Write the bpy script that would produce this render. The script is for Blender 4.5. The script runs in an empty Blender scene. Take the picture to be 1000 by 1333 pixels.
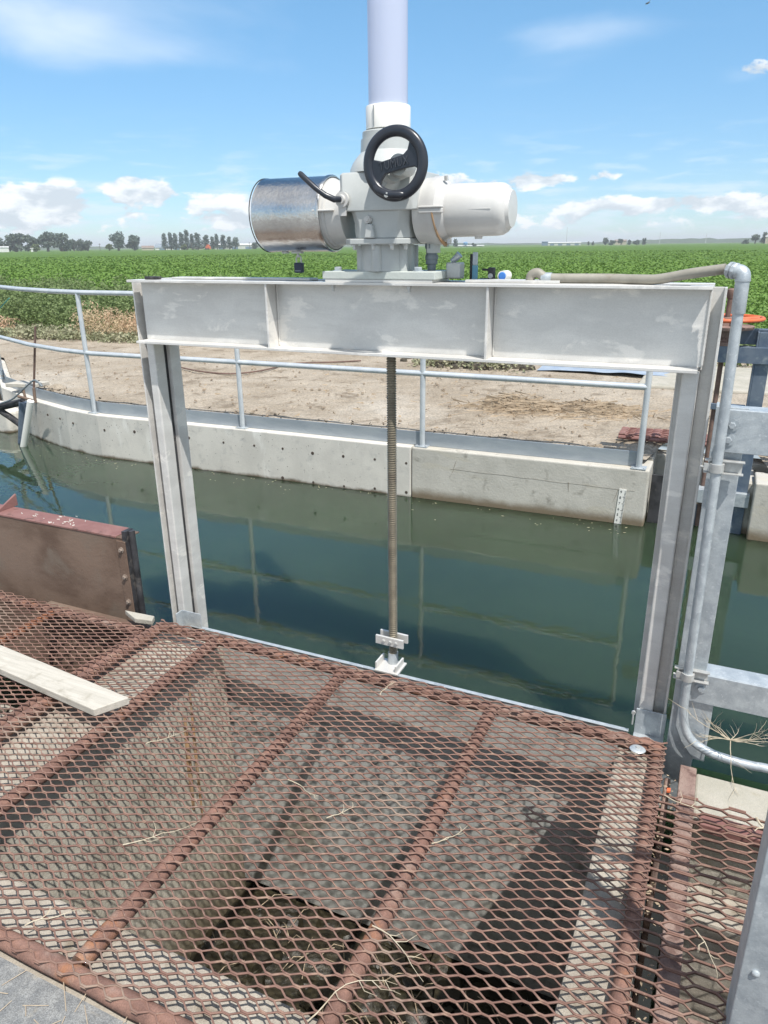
import bpy, bmesh, math, random
import numpy as np
from mathutils import Vector, Matrix
R = math.radians
sc = bpy.context.scene
COL = sc.collection
rng = random.Random(7)
nr = np.random.RandomState(11)

# ---------------------------------------------------------------- camera
F, PITCH, ROLL, H, YAW = 950.0, math.atan(347 / 950.0), R(-0.6), 1.6, R(24.6)
def cam_axes():
    fw = np.array([0, math.cos(PITCH), -math.sin(PITCH)]); rt = np.array([1., 0, 0]); up = np.cross(rt, fw)
    c, s = math.cos(ROLL), math.sin(ROLL)
    rt2 = c * rt + s * up; up2 = -s * rt + c * up
    cy, sy = math.cos(YAW), math.sin(YAW); Zm = np.array([[cy, -sy, 0], [sy, cy, 0], [0, 0, 1]])
    return Zm @ rt2, Zm @ up2, Zm @ fw
RT, UP, FW = cam_axes()
EYE = np.array([0, 0, H])
cam = bpy.data.cameras.new('camera'); co = bpy.data.objects.new('camera', cam); COL.objects.link(co)
m3 = Matrix(((RT[0], UP[0], -FW[0]), (RT[1], UP[1], -FW[1]), (RT[2], UP[2], -FW[2])))
co.matrix_world = Matrix.Translation(EYE) @ m3.to_4x4()
cam.sensor_fit = 'HORIZONTAL'; cam.sensor_width = 36; cam.lens = F / 1000 * 36
cam.clip_start = 0.05; cam.clip_end = 6000
sc.camera = co

def ray(x, y):
    d = FW * F + RT * (x - 500) - UP * (y - 666.5)
    return d / np.linalg.norm(d)
def atz(x, y, z=0.):
    d = ray(x, y); return EYE + (z - H) / d[2] * d
def aty(x, y, Y):
    d = ray(x, y); return EYE + Y / d[1] * d
def azel(x, y):
    d = ray(x, y); return math.atan2(d[0], d[1]), math.asin(d[2])

# ---------------------------------------------------------------- light
sun_travel = Vector((-0.42, 0.33, -1.0)).normalized()
to_sun = -sun_travel
sl = bpy.data.lights.new('sun', 'SUN'); sl.energy = 5.0; sl.angle = R(0.55); sl.color = (1, 0.96, 0.9)
so = bpy.data.objects.new('sun', sl); COL.objects.link(so)
so.rotation_euler = to_sun.to_track_quat('Z', 'Y').to_euler(); so.location = (3, -3, 8)
el = math.asin(to_sun.z); az = math.atan2(to_sun.x, to_sun.y)

world = bpy.data.worlds.new('World'); sc.world = world; world.use_nodes = True
wt = world.node_tree; wn = wt.nodes; wl = wt.links; wn.clear()
def wnode(t, **k):
    n = wn.new(t)
    for a, b in k.items(): setattr(n, a, b)
    return n
def wmath(op, a, b=None, c=None, clamp=False):
    n = wn.new('ShaderNodeMath'); n.operation = op; n.use_clamp = clamp
    for i, v in enumerate((a, b, c)):
        if v is None: continue
        if isinstance(v, (int, float)): n.inputs[i].default_value = v
        else: wl.new(v, n.inputs[i])
    return n.outputs[0]
out = wnode('ShaderNodeOutputWorld'); bg = wnode('ShaderNodeBackground')
sky = wnode('ShaderNodeTexSky', sky_type='NISHITA', sun_disc=False)
sky.sun_elevation = el; sky.sun_rotation = az; sky.altitude = 1200; sky.air_density = 0.9; sky.dust_density = 0.35; sky.ozone_density = 2.2
bg.inputs['Strength'].default_value = 0.15
tc = wnode('ShaderNodeTexCoord'); sep = wnode('ShaderNodeSeparateXYZ'); wl.new(tc.outputs['Generated'], sep.inputs[0])
AZ = wmath('ARCTAN2', sep.outputs[0], sep.outputs[1]); EL = wmath('ARCSINE', sep.outputs[2])
def wcomb(a, b, c=0.0):
    n = wn.new('ShaderNodeCombineXYZ')
    for i, v in enumerate((a, b, c)):
        if isinstance(v, (int, float)): n.inputs[i].default_value = v
        else: wl.new(v, n.inputs[i])
    return n.outputs[0]
def wnoise(vec, scale, detail=6, rough=0.55, dist=0.0):
    n = wn.new('ShaderNodeTexNoise'); n.inputs['Scale'].default_value = scale; n.inputs['Detail'].default_value = detail
    n.inputs['Roughness'].default_value = rough; n.inputs['Distortion'].default_value = dist; wl.new(vec, n.inputs['Vector']); return n.outputs['Fac']
def wsmooth(v, a, b):
    n = wn.new('ShaderNodeMapRange'); n.interpolation_type = 'SMOOTHSTEP'; wl.new(v, n.inputs[0])
    n.inputs[1].default_value = a; n.inputs[2].default_value = b; return n.outputs[0]
def wgauss(px, py, sx, sy, amp):
    a0, e0 = azel(px, py)
    dx = wmath('MULTIPLY', wmath('SUBTRACT', AZ, a0), 1 / (sx / 950.)); dy = wmath('MULTIPLY', wmath('SUBTRACT', EL, e0), 1 / (sy / 950. ))
    r2 = wmath('ADD', wmath('MULTIPLY', dx, dx), wmath('MULTIPLY', dy, dy))
    return wmath('MULTIPLY', wmath('EXPONENT', wmath('MULTIPLY', r2, -1.0)), amp)
# cumulus field low over the horizon, puffy tops
cv = wcomb(wmath('MULTIPLY', AZ, 1.0), wmath('MULTIPLY', EL, 2.0))
n1 = wnoise(cv, 17, 9, 0.56, 0.1)
n1b = wnoise(wcomb(wmath('MULTIPLY', AZ, 1.0), wmath('MULTIPLY', EL, 5.5), 3.0), 14, 7, 0.55, 0.2)
env = None
for g in [(60, 274, 70, 20, .30), (185, 246, 45, 13, .26), (30, 258, 40, 12, .22), (275, 262, 60, 16, .22), (335, 288, 120, 22, .19), (712, 234, 42, 10, .33), (598, 232, 30, 9, .22),
          (795, 228, 22, 6, .25), (640, 242, 30, 8, .20), (780, 270, 110, 11, .19), (895, 262, 60, 9, .22), (700, 292, 160, 16, .15), (990, 92, 40, 9, .30), (1000, 270, 60, 16, .14), (960, 214, 26, 6, .12), (540, 250, 60, 18, .18), (-150, 260, 140, 30, .3), (1200, 260, 140, 22, .3)]:
    v = wgauss(*g); env = v if env is None else wmath('ADD', env, v)
dens = wmath('ADD', wmath('ADD', n1, env), 0.062)
cum = wmath('MULTIPLY', wsmooth(dens, 0.705, 0.80), wsmooth(env, 0.03, 0.09))
hz = wmath('EXPONENT', wmath('MULTIPLY', wmath('MAXIMUM', EL, 0.0), -14.0))
low = wmath('MULTIPLY', wsmooth(wmath('ADD', n1b, wmath('MULTIPLY', hz, 0.16)), 0.52, 0.74), wmath('MULTIPLY', wmath('SUBTRACT', 1.0, wsmooth(EL, 0.03, 0.16)), 0.65))
unseen_cloud = wmath('MULTIPLY', wsmooth(wnoise(tc.outputs['Generated'], 2.3, 8, 0.6), 0.38, 0.60), wsmooth(wmath('ABSOLUTE', wmath('SUBTRACT', AZ, -YAW)), 0.75, 1.2))  # unseen cloud cover outside the view, added to whiten the ambient light
# thin streaks higher up
sv = wcomb(wmath('MULTIPLY', AZ, 1.0), wmath('MULTIPLY', EL, 2.6), 7.0)
n2 = wnoise(sv, 3.2, 6, 0.5, 0.3)
ci = None
for g in [(120, 10, 210, 60, .36), (740, 42, 95, 22, .33), (690, 105, 70, 16, .20), (30, 55, 90, 40, .2), (250, 70, 80, 14, .13), (800, 115, 220, 40, .12), (420, 190, 260, 45, .13), (560, 40, 60, 30, .08), (960, 30, 100, 30, .12), (980, 100, 40, 10, .2)]:
    v = wgauss(*g); ci = v if ci is None else wmath('ADD', ci, v)
cir = wmath('MULTIPLY', wsmooth(wmath('ADD', n2, ci), 0.70, 1.16), 0.8)
up = wsmooth(EL, -0.004, 0.004)
# shading of the clouds: white tops, greyer bellies
nb = wnoise(wcomb(AZ, wmath('ADD', wmath('MULTIPLY', EL, 2.0), 0.03)), 17, 6, 0.56, 0.1)
shade = wsmooth(wmath('SUBTRACT', n1, nb), -0.10, 0.14)
cc = wnode('ShaderNodeMixRGB'); wl.new(shade, cc.inputs[0]); cc.inputs[1].default_value = (4.3, 4.8, 5.3, 1); cc.inputs[2].default_value = (6.8, 7.0, 7.2, 1)
tint = wnode('ShaderNodeMixRGB', blend_type='MULTIPLY'); tint.inputs[0].default_value = 1.0; wl.new(sky.outputs[0], tint.inputs[1]); tg = wnode('ShaderNodeMixRGB'); wl.new(wsmooth(EL, -0.02, 0.34), tg.inputs[0]); tg.inputs[1].default_value = (.62, .74, .82, 1); tg.inputs[2].default_value = (.87, 1.21, 1.2, 1); wl.new(tg.outputs[0], tint.inputs[2])
def wmix(fac, a, bcol):
    n = wnode('ShaderNodeMixRGB'); wl.new(fac, n.inputs[0]); wl.new(a, n.inputs[1])
    if isinstance(bcol, tuple): n.inputs[2].default_value = bcol
    else: wl.new(bcol, n.inputs[2])
    return n.outputs[0]
c0 = tint.outputs[0]
c1 = wmix(cir, c0, (5.6, 6.3, 7.2, 1))
c2 = wmix(low, c1, (5.1, 6.0, 6.7, 1))
c3 = wmix(wmath('MULTIPLY', unseen_cloud, 0.8), c2, (6.3, 6.2, 6.0, 1))
c4 = wmix(wmath('MULTIPLY', cum, 0.93), c3, cc.outputs[0])
wl.new(c4, bg.inputs[0]); wl.new(bg.outputs[0], out.inputs[0])

sc.view_settings.view_transform = 'Standard'; sc.view_settings.look = 'None'
sc.view_settings.exposure = 0.15; sc.view_settings.gamma = 1.0
sc.cycles.max_bounces = 7; sc.cycles.use_denoising = True
sc.cycles.caustics_reflective = False; sc.cycles.caustics_refractive = False
# ---------------------------------------------------------------- materials
def material(name, c1, c2=None, scale=6, c3=None, s3=20, t3=(0.55, 0.7), rough=0.6, metal=0.0, bump=0.0, bscale=60, stretch=(1, 1, 1),
             rvar=0.0, c4=None, s4=3, t4=(0.55, 0.7), stretch4=(1, 1, 1), band=None, spec=0.5, detail=8, bdist=0.01, trans=0.0, fine=0.0, fscale=300):
    m = bpy.data.materials.new(name); m.use_nodes = True; nt = m.node_tree; N = nt.nodes; L = nt.links
    b = N['Principled BSDF']; b.inputs['Roughness'].default_value = rough; b.inputs['Metallic'].default_value = metal
    b.inputs['Specular IOR Level'].default_value = spec
    if trans: b.inputs['Transmission Weight'].default_value = trans
    tcn = N.new('ShaderNodeTexCoord')
    def mapped(st):
        mp = N.new('ShaderNodeMapping'); mp.inputs['Scale'].default_value = st; L.new(tcn.outputs['Object'], mp.inputs[0]); return mp.outputs[0]
    def noise(vec, s, d=detail, r=0.6, dist=0.3):
        n = N.new('ShaderNodeTexNoise'); n.inputs['Scale'].default_value = s; n.inputs['Detail'].default_value = d
        n.inputs['Roughness'].default_value = r; n.inputs['Distortion'].default_value = dist; L.new(vec, n.inputs[0]); return n.outputs['Fac']
    def ss(v, a, bb):
        n = N.new('ShaderNodeMapRange'); n.interpolation_type = 'SMOOTHSTEP'; L.new(v, n.inputs[0]); n.inputs[1].default_value = a; n.inputs[2].default_value = bb; return n.outputs[0]
    def mix(f, a, c, bt='MIX'):
        n = N.new('ShaderNodeMixRGB'); n.blend_type = bt
        if isinstance(f, float): n.inputs[0].default_value = f
        else: L.new(f, n.inputs[0])
        for i, v in ((1, a), (2, c)):
            if isinstance(v, tuple): n.inputs[i].default_value = (*v, 1) if len(v) == 3 else v
            else: L.new(v, n.inputs[i])
        return n.outputs[0]
    vec = mapped(stretch)
    col = None
    if c2 is not None:
        f = noise(vec, scale); col = mix(ss(f, 0.35, 0.65), c1, c2)
        if rvar:
            mr = N.new('ShaderNodeMapRange'); L.new(f, mr.inputs[0]); mr.inputs[1].default_value = .3; mr.inputs[2].default_value = .7
            mr.inputs[3].default_value = rough - rvar; mr.inputs[4].default_value = rough + rvar; L.new(mr.outputs[0], b.inputs['Roughness'])
    if c3 is not None:
        f3 = ss(noise(mapped((1, 1, 1)), s3), *t3); col = mix(f3, col if col is not None else c1, c3)
    if c4 is not None:
        f4 = ss(noise(mapped(stretch4), s4), *t4); col = mix(f4, col if col is not None else c1, c4)
    if fine:
        ff = noise(mapped((1, 1, 1)), fscale, 3)
        k = mix(ss(ff, 0.3, 0.7), (1 - fine,) * 3, (1 + fine * 0.6,) * 3)
        col = mix(1.0, col if col is not None else c1, k, 'MULTIPLY')
    if band is not None:   # stain below a height: (z0, z1, colour)
        sp = N.new('ShaderNodeSeparateXYZ'); L.new(tcn.outputs['Object'], sp.inputs[0])
        wob = N.new('ShaderNodeMath'); wob.operation = 'MULTIPLY_ADD'; L.new(noise(mapped((1, 1, 1)), 5), wob.inputs[0]); wob.inputs[1].default_value = 0.08; L.new(sp.outputs[2], wob.inputs[2])
        fb = ss(wob.outputs[0], band[0], band[1])
        col = mix(fb, band[2], col if col is not None else c1)
    if col is None: b.inputs['Base Color'].default_value = (*c1, 1)
    else: L.new(col, b.inputs['Base Color'])
    if bump:
        bn = N.new('ShaderNodeBump'); bn.inputs['Strength'].default_value = bump; bn.inputs['Distance'].default_value = bdist
        L.new(noise(vec, bscale, 8, 0.65), bn.inputs['Height']); L.new(bn.outputs[0], b.inputs['Normal'])
    return m
alu = material('mill_aluminium', (.655, .64, .61), (.75, .735, .70), 5, rough=.45, metal=.25, rvar=.10, stretch=(1, 1, 3.5), c3=(.62, .60, .57), s3=3, t3=(.5, .75), bump=.10, bscale=30, c4=(.85, .82, .77), s4=5, t4=(.56, .64), stretch4=(1, 1, 2.2), fine=.05)
galv = material('galvanised_steel', (.40, .44, .47), (.52, .56, .58), 22, rough=.42, metal=.35, rvar=.08, c3=(.60, .63, .65), s3=70, t3=(.55, .7), bump=.12, bscale=90, fine=.06)
galv_dark = material('weathered_galvanised_steel', (.10, .14, .20), (.17, .21, .26), 9, rough=.5, metal=.35, c3=(.26, .30, .33), s3=18, bump=.1)
rail_paint = material('rail_aluminium', (.55, .59, .62), (.66, .69, .71), 8, rough=.38, metal=.35, bump=.05, fine=.05)
toe_mat = material('toe_plate_aluminium', (.33, .37, .41), (.40, .44, .47), 4, rough=.4, metal=.35, stretch=(1, 1, 4), fine=.05)
grey_paint = material('grey_enamel', (.44, .46, .45), (.50, .515, .50), 7, rough=.36, c3=(.44, .45, .43), s3=9, t3=(.6, .8), bump=.05, bscale=160, fine=.03)
white_paint = material('white_enamel', (.55, .54, .52), (.62, .61, .585), 6, rough=.30, c3=(.56, .52, .46), s3=7, t3=(.62, .82), bump=.03, bscale=160, fine=.03)
plate_paint = material('pale_green_painted_plate', (.50, .54, .50), (.57, .60, .56), 9, rough=.5, c3=(.36, .30, .22), s3=28, t3=(.66, .74), bump=.1, fine=.05)
stainless = material('polished_stainless_steel', (.58, .565, .545), (.68, .665, .64), 5, rough=.2, metal=1.0, rvar=.07, bump=.55, bscale=7, bdist=.012, fine=.08, fscale=120, c3=(.48, .45, .42), s3=12, t3=(.55, .7))
black_pl = material('black_plastic', (.018, .022, .032), (.028, .032, .042), 12, rough=.30, fine=.1)
black_rub = material('black_rubber', (.02, .02, .022), (.05, .05, .055), 12, rough=.6, c3=(.12, .11, .10), s3=16)
grey_pl = material('grey_plastic', (.16, .19, .21), (.20, .23, .25), 12, rough=.5)
white_pl = material('white_plastic', (.78, .77, .72), (.82, .80, .75), 6, rough=.32, spec=.4)
rust_strand = material('rusty_expanded_metal', (.155, .085, .066), (.235, .135, .105), 9, rough=.85, c3=(.32, .21, .155), s3=30, t3=(.5, .7), c4=(.30, .23, .18), s4=2.2, t4=(.54, .70), bump=.4, bscale=200, bdist=.002)
rust_bar = material('rusty_pipe', (.17, .095, .075), (.26, .145, .11), 14, rough=.85, c3=(.33, .145, .07), s3=7, t3=(.56, .72), c4=(.36, .29, .245), s4=1.7, t4=(.56, .66), bump=.6, bscale=90, bdist=.004, fine=.2)
rust_orange = material('orange_rusty_steel', (.34, .14, .065), (.23, .10, .065), 16, rough=.9, c3=(.15, .09, .07), s3=8, bump=.5, bscale=80)
rust_plate = material('brown_rusted_plate', (.13, .082, .058), (.225, .155, .115), 2.6, rough=.7, stretch=(1, 1, 1.4), c3=(.20, .155, .12), s3=6, t3=(.5, .75), c4=(.21, .125, .04), s4=2.8, t4=(.68, .74), bump=.4, bscale=50, bdist=.004, fine=.15)
rust_flat = material('dull_pink_rusted_bar', (.235, .155, .13), (.31, .225, .19), 12, rough=.8, c3=(.15, .09, .075), s3=18, t3=(.5, .65), bump=.4, bscale=90, fine=.15)
red_primer = material('faded_red_primer', (.215, .10, .088), (.27, .14, .122), 7, rough=.65, c3=(.15, .08, .066), s3=14, t3=(.56, .7), bump=.15, fine=.1)
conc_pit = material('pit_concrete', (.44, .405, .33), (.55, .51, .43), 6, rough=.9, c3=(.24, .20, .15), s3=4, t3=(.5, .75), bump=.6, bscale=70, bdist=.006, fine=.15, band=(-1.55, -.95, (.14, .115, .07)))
conc_top = material('worn_concrete', (.33, .295, .245), (.43, .39, .33), 8, rough=.92, c3=(.25, .21, .16), s3=13, t3=(.52, .7), bump=.6, bscale=90, bdist=.005, fine=.18)
conc_wall = material('canal_wall_concrete', (.57, .545, .495), (.67, .64, .58), 2.4, rough=.85, c3=(.49, .475, .44), s3=9, t3=(.55, .72), c4=(.75, .73, .68), s4=6, t4=(.55, .7), stretch4=(1, 1, .3), bump=.35, bscale=60, bdist=.004, fine=.1, band=(-.215, -.18, (.13, .10, .065)))
conc_old = material('old_canal_wall_concrete', (.46, .44, .39), (.55, .525, .47), 3, rough=.9, c3=(.25, .235, .20), s3=7, t3=(.55, .72), c4=(.50, .47, .40), s4=4, t4=(.58, .66), stretch4=(.5, 1, 2.2), bump=.5, bscale=60, bdist=.005, fine=.12, band=(-.195, -.12, (.19, .15, .10)))
white_conc = material('bright_concrete', (.55, .53, .48), (.62, .60, .55), 9, rough=.9, bump=.3, fine=.1)
slab_mat = material('pale_slab_concrete', (.38, .36, .30), (.46, .43, .37), 8, rough=.9, c3=(.37, .34, .27), s3=16, t3=(.55, .7), bump=.4, bscale=110, fine=.14, fscale=400)
asphalt = material('gritty_grey_ground', (.21, .215, .215), (.30, .30, .29), 30, rough=.95, c3=(.42, .37, .29), s3=9, t3=(.56, .7), bump=.9, bscale=220, bdist=.005, fine=.35, fscale=380)
wood = material('bleached_timber', (.45, .42, .36), (.54, .505, .44), 7, rough=.8, stretch=(.6, 9, 9), c3=(.35, .32, .26), s3=12, t3=(.56, .74), c4=(.40, .37, .32), s4=8, t4=(.62, .72), stretch4=(.5, 6, 6), bump=.35, bscale=16, bdist=.003, fine=.07)
dirt = material('dry_dirt', (.34, .28, .21), (.44, .375, .295), 1.3, rough=.95, c3=(.25, .20, .145), s3=4, t3=(.52, .66), c4=(.50, .445, .37), s4=.6, t4=(.5, .7), bump=1.0, bscale=9, bdist=.05, fine=.28, fscale=60)
straw_m = material('dry_straw', (.52, .42, .30), (.40, .31, .22), 30, rough=.9, c3=(.52, .43, .30), s3=50)
twig_m = material('dry_stem', (.55, .48, .36), (.42, .35, .25), 40, rough=.85)
thread_m = material('greased_stem', (.30, .265, .20), (.22, .195, .15), 18, rough=.45, metal=.5, c3=(.20, .17, .13), s3=10)
stain_m = material('rust_stain', (.42, .24, .12), (.34, .24, .15), 14, rough=.9)
seam_m = material('steel_bolt', (.62, .62, .60), (.50, .50, .48), 40, rough=.5, metal=.5)
rusty_bolt = material('rusty_bolt', (.30, .25, .21), (.20, .15, .12), 30, rough=.8)
orange_m = material('orange_paint', (.68, .135, .045), (.60, .16, .07), 12, rough=.5, bump=.1)
blue_m = material('blue_plastic', (.03, .16, .55), (.06, .22, .60), 12, rough=.4)
blue_pale = material('pale_blue_paint', (.14, .34, .46), (.20, .40, .50), 30, rough=.6)
tarp_m = material('blue_tarpaulin', (.30, .36, .45), (.38, .43, .49), 8, rough=.5)
hose_m = material('grey_flexible_hose', (.27, .25, .21), (.33, .31, .26), 14, rough=.55, c3=(.22, .19, .15), s3=12, bump=.05)
brown_stick = material('brown_rusted_rod', (.13, .085, .07), (.19, .12, .095), 30, rough=.8)
dark_mulch = material('dark_debris', (.035, .03, .024), (.10, .085, .06), 24, rough=.95, c3=(.16, .13, .09), s3=30)
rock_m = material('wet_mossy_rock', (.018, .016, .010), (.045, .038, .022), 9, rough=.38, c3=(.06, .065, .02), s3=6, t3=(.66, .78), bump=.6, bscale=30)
bark = material('tree_bark', (.10, .085, .065), (.15, .125, .10), 5, rough=.95)
def leafmat(name, a, b_, s=3, rough=.6, tl=.25):
    m = material(name, a, b_, s, rough=rough, spec=.3, detail=3)
    nt = m.node_tree; N = nt.nodes; L = nt.links; p = N['Principled BSDF']
    t = N.new('ShaderNodeBsdfTranslucent'); mx = N.new('ShaderNodeMixShader'); mx.inputs[0].default_value = tl
    src = p.inputs['Base Color'].links[0].from_socket; L.new(src, t.inputs[0]); L.new(p.outputs[0], mx.inputs[1]); L.new(t.outputs[0], mx.inputs[2]); L.new(mx.outputs[0], N['Material Output'].inputs[0])
    return m
crop_m = leafmat('crop_leaf', (.127, .217, .040), (.165, .28, .058), .9)
crop_far = material('distant_crop', (.095, .170, .032), (.125, .215, .045), .55, rough=.85, spec=.1, c3=(.055, .11, .026), s3=1.3, t3=(.5, .68), bump=1, bscale=2.0, bdist=.3, fine=.4, fscale=4.5)
soil_m = material('dark_soil', (.05, .06, .025), (.035, .05, .015), 3, rough=1)  # dark green-brown soil for the far ground and canal bed
weed_g = leafmat('tall_green_weed', (.15, .21, .075), (.20, .26, .11), 2)
weed_grey = leafmat('grey_green_weed', (.30, .32, .19), (.42, .40, .27), 3)
weed_dry = leafmat('dried_weed', (.66, .45, .31), (.62, .50, .33), 2, .8)
tree_dark = leafmat('dark_foliage', (.095, .130, .105), (.12, .155, .12), .3, .7, .1)
tree_blue = leafmat('blue_green_foliage', (.105, .145, .130), (.13, .17, .145), .3, .7, .1)
tree_olive = leafmat('olive_foliage', (.11, .15, .055), (.14, .17, .07), .3, .7, .1)
wall_white = material('white_siding', (.70, .70, .68), (.62, .62, .60), .5, rough=.7)
wall_grey = material('pale_metal_siding', (.50, .52, .50), (.58, .58, .55), .4, rough=.7)
wall_beige = material('beige_siding', (.45, .40, .31), (.50, .45, .36), .4, rough=.7)
roof_grey = material('grey_metal_roof', (.22, .26, .29), (.27, .31, .34), .3, rough=.6)
roof_brown = material('brown_roof', (.22, .17, .14), (.27, .21, .17), .3, rough=.8)
blue_bld = material('blue_grey_siding', (.13, .20, .28), (.16, .23, .31), .3, rough=.7)
ridge_m = material('far_green_ridge', (.09, .14, .075), (.12, .17, .10), .02, rough=1, c3=(.15, .18, .10), s3=.05)
road_m = material('pale_farm_track', (.42, .41, .34), (.36, .36, .29), .3, rough=1)
# translucent stem cover
def tube_material():
    m = bpy.data.materials.new('frosted_clear_plastic'); m.use_nodes = True; nt = m.node_tree; N = nt.nodes; L = nt.links; p = N['Principled BSDF']
    p.inputs['Base Color'].default_value = (.72, .77, .90, 1); p.inputs['Roughness'].default_value = .16
    t = N.new('ShaderNodeBsdfTranslucent'); t.inputs[0].default_value = (.74, .79, .93, 1); mx = N.new('ShaderNodeMixShader'); mx.inputs[0].default_value = .45
    L.new(p.outputs[0], mx.inputs[1]); L.new(t.outputs[0], mx.inputs[2]); L.new(mx.outputs[0], N['Material Output'].inputs[0]); return m
tube_m = tube_material()
def water_material():
    m = bpy.data.materials.new('murky_green_water'); m.use_nodes = True; nt = m.node_tree; N = nt.nodes; L = nt.links; p = N['Principled BSDF']
    p.inputs['Subsurface Weight'].default_value = 1.0; p.inputs['Subsurface Radius'].default_value = (.7, 1.0, .8); p.inputs['Subsurface Scale'].default_value = 2.0; p.inputs['Roughness'].default_value = .0; p.inputs['IOR'].default_value = 1.333
    p.inputs['Specular IOR Level'].default_value = .9
    tcn = N.new('ShaderNodeTexCoord')
    def nz(st, s, d):
        mp = N.new('ShaderNodeMapping'); mp.inputs['Scale'].default_value = st; mp.inputs['Rotation'].default_value = (0, 0, .3); L.new(tcn.outputs['Object'], mp.inputs[0])
        n = N.new('ShaderNodeTexNoise'); n.inputs['Scale'].default_value = s; n.inputs['Detail'].default_value = d; n.inputs['Roughness'].default_value = .5; L.new(mp.outputs[0], n.inputs[0]); return n.outputs['Fac']
    a = N.new('ShaderNodeMath'); a.operation = 'MULTIPLY_ADD'; L.new(nz((1, 2.4, 1), 2.2, 3), a.inputs[0]); a.inputs[1].default_value = 2.2; L.new(nz((1, 1.7, 1), 9, 2), a.inputs[2])
    b = N.new('ShaderNodeBump'); b.inputs['Strength'].default_value = .05; b.inputs['Distance'].default_value = .012; L.new(a.outputs[0], b.inputs['Height']); L.new(b.outputs[0], p.inputs['Normal'])
    cr = N.new('ShaderNodeMixRGB'); mp2 = N.new('ShaderNodeMapRange'); mp2.interpolation_type = 'SMOOTHSTEP'; L.new(nz((1, 1, 1), .7, 4), mp2.inputs[0]); mp2.inputs[1].default_value = .35; mp2.inputs[2].default_value = .65
    L.new(mp2.outputs[0], cr.inputs[0]); cr.inputs[1].default_value = (.026, .046, .024, 1); cr.inputs[2].default_value = (.034, .058, .031, 1); L.new(cr.outputs[0], p.inputs['Base Color'])
    return m
water_m = water_material()
def foam_material():
    return material('wet_pit_water', (.02, .018, .01), (.05, .045, .025), 6, rough=.08, spec=.8)

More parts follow.
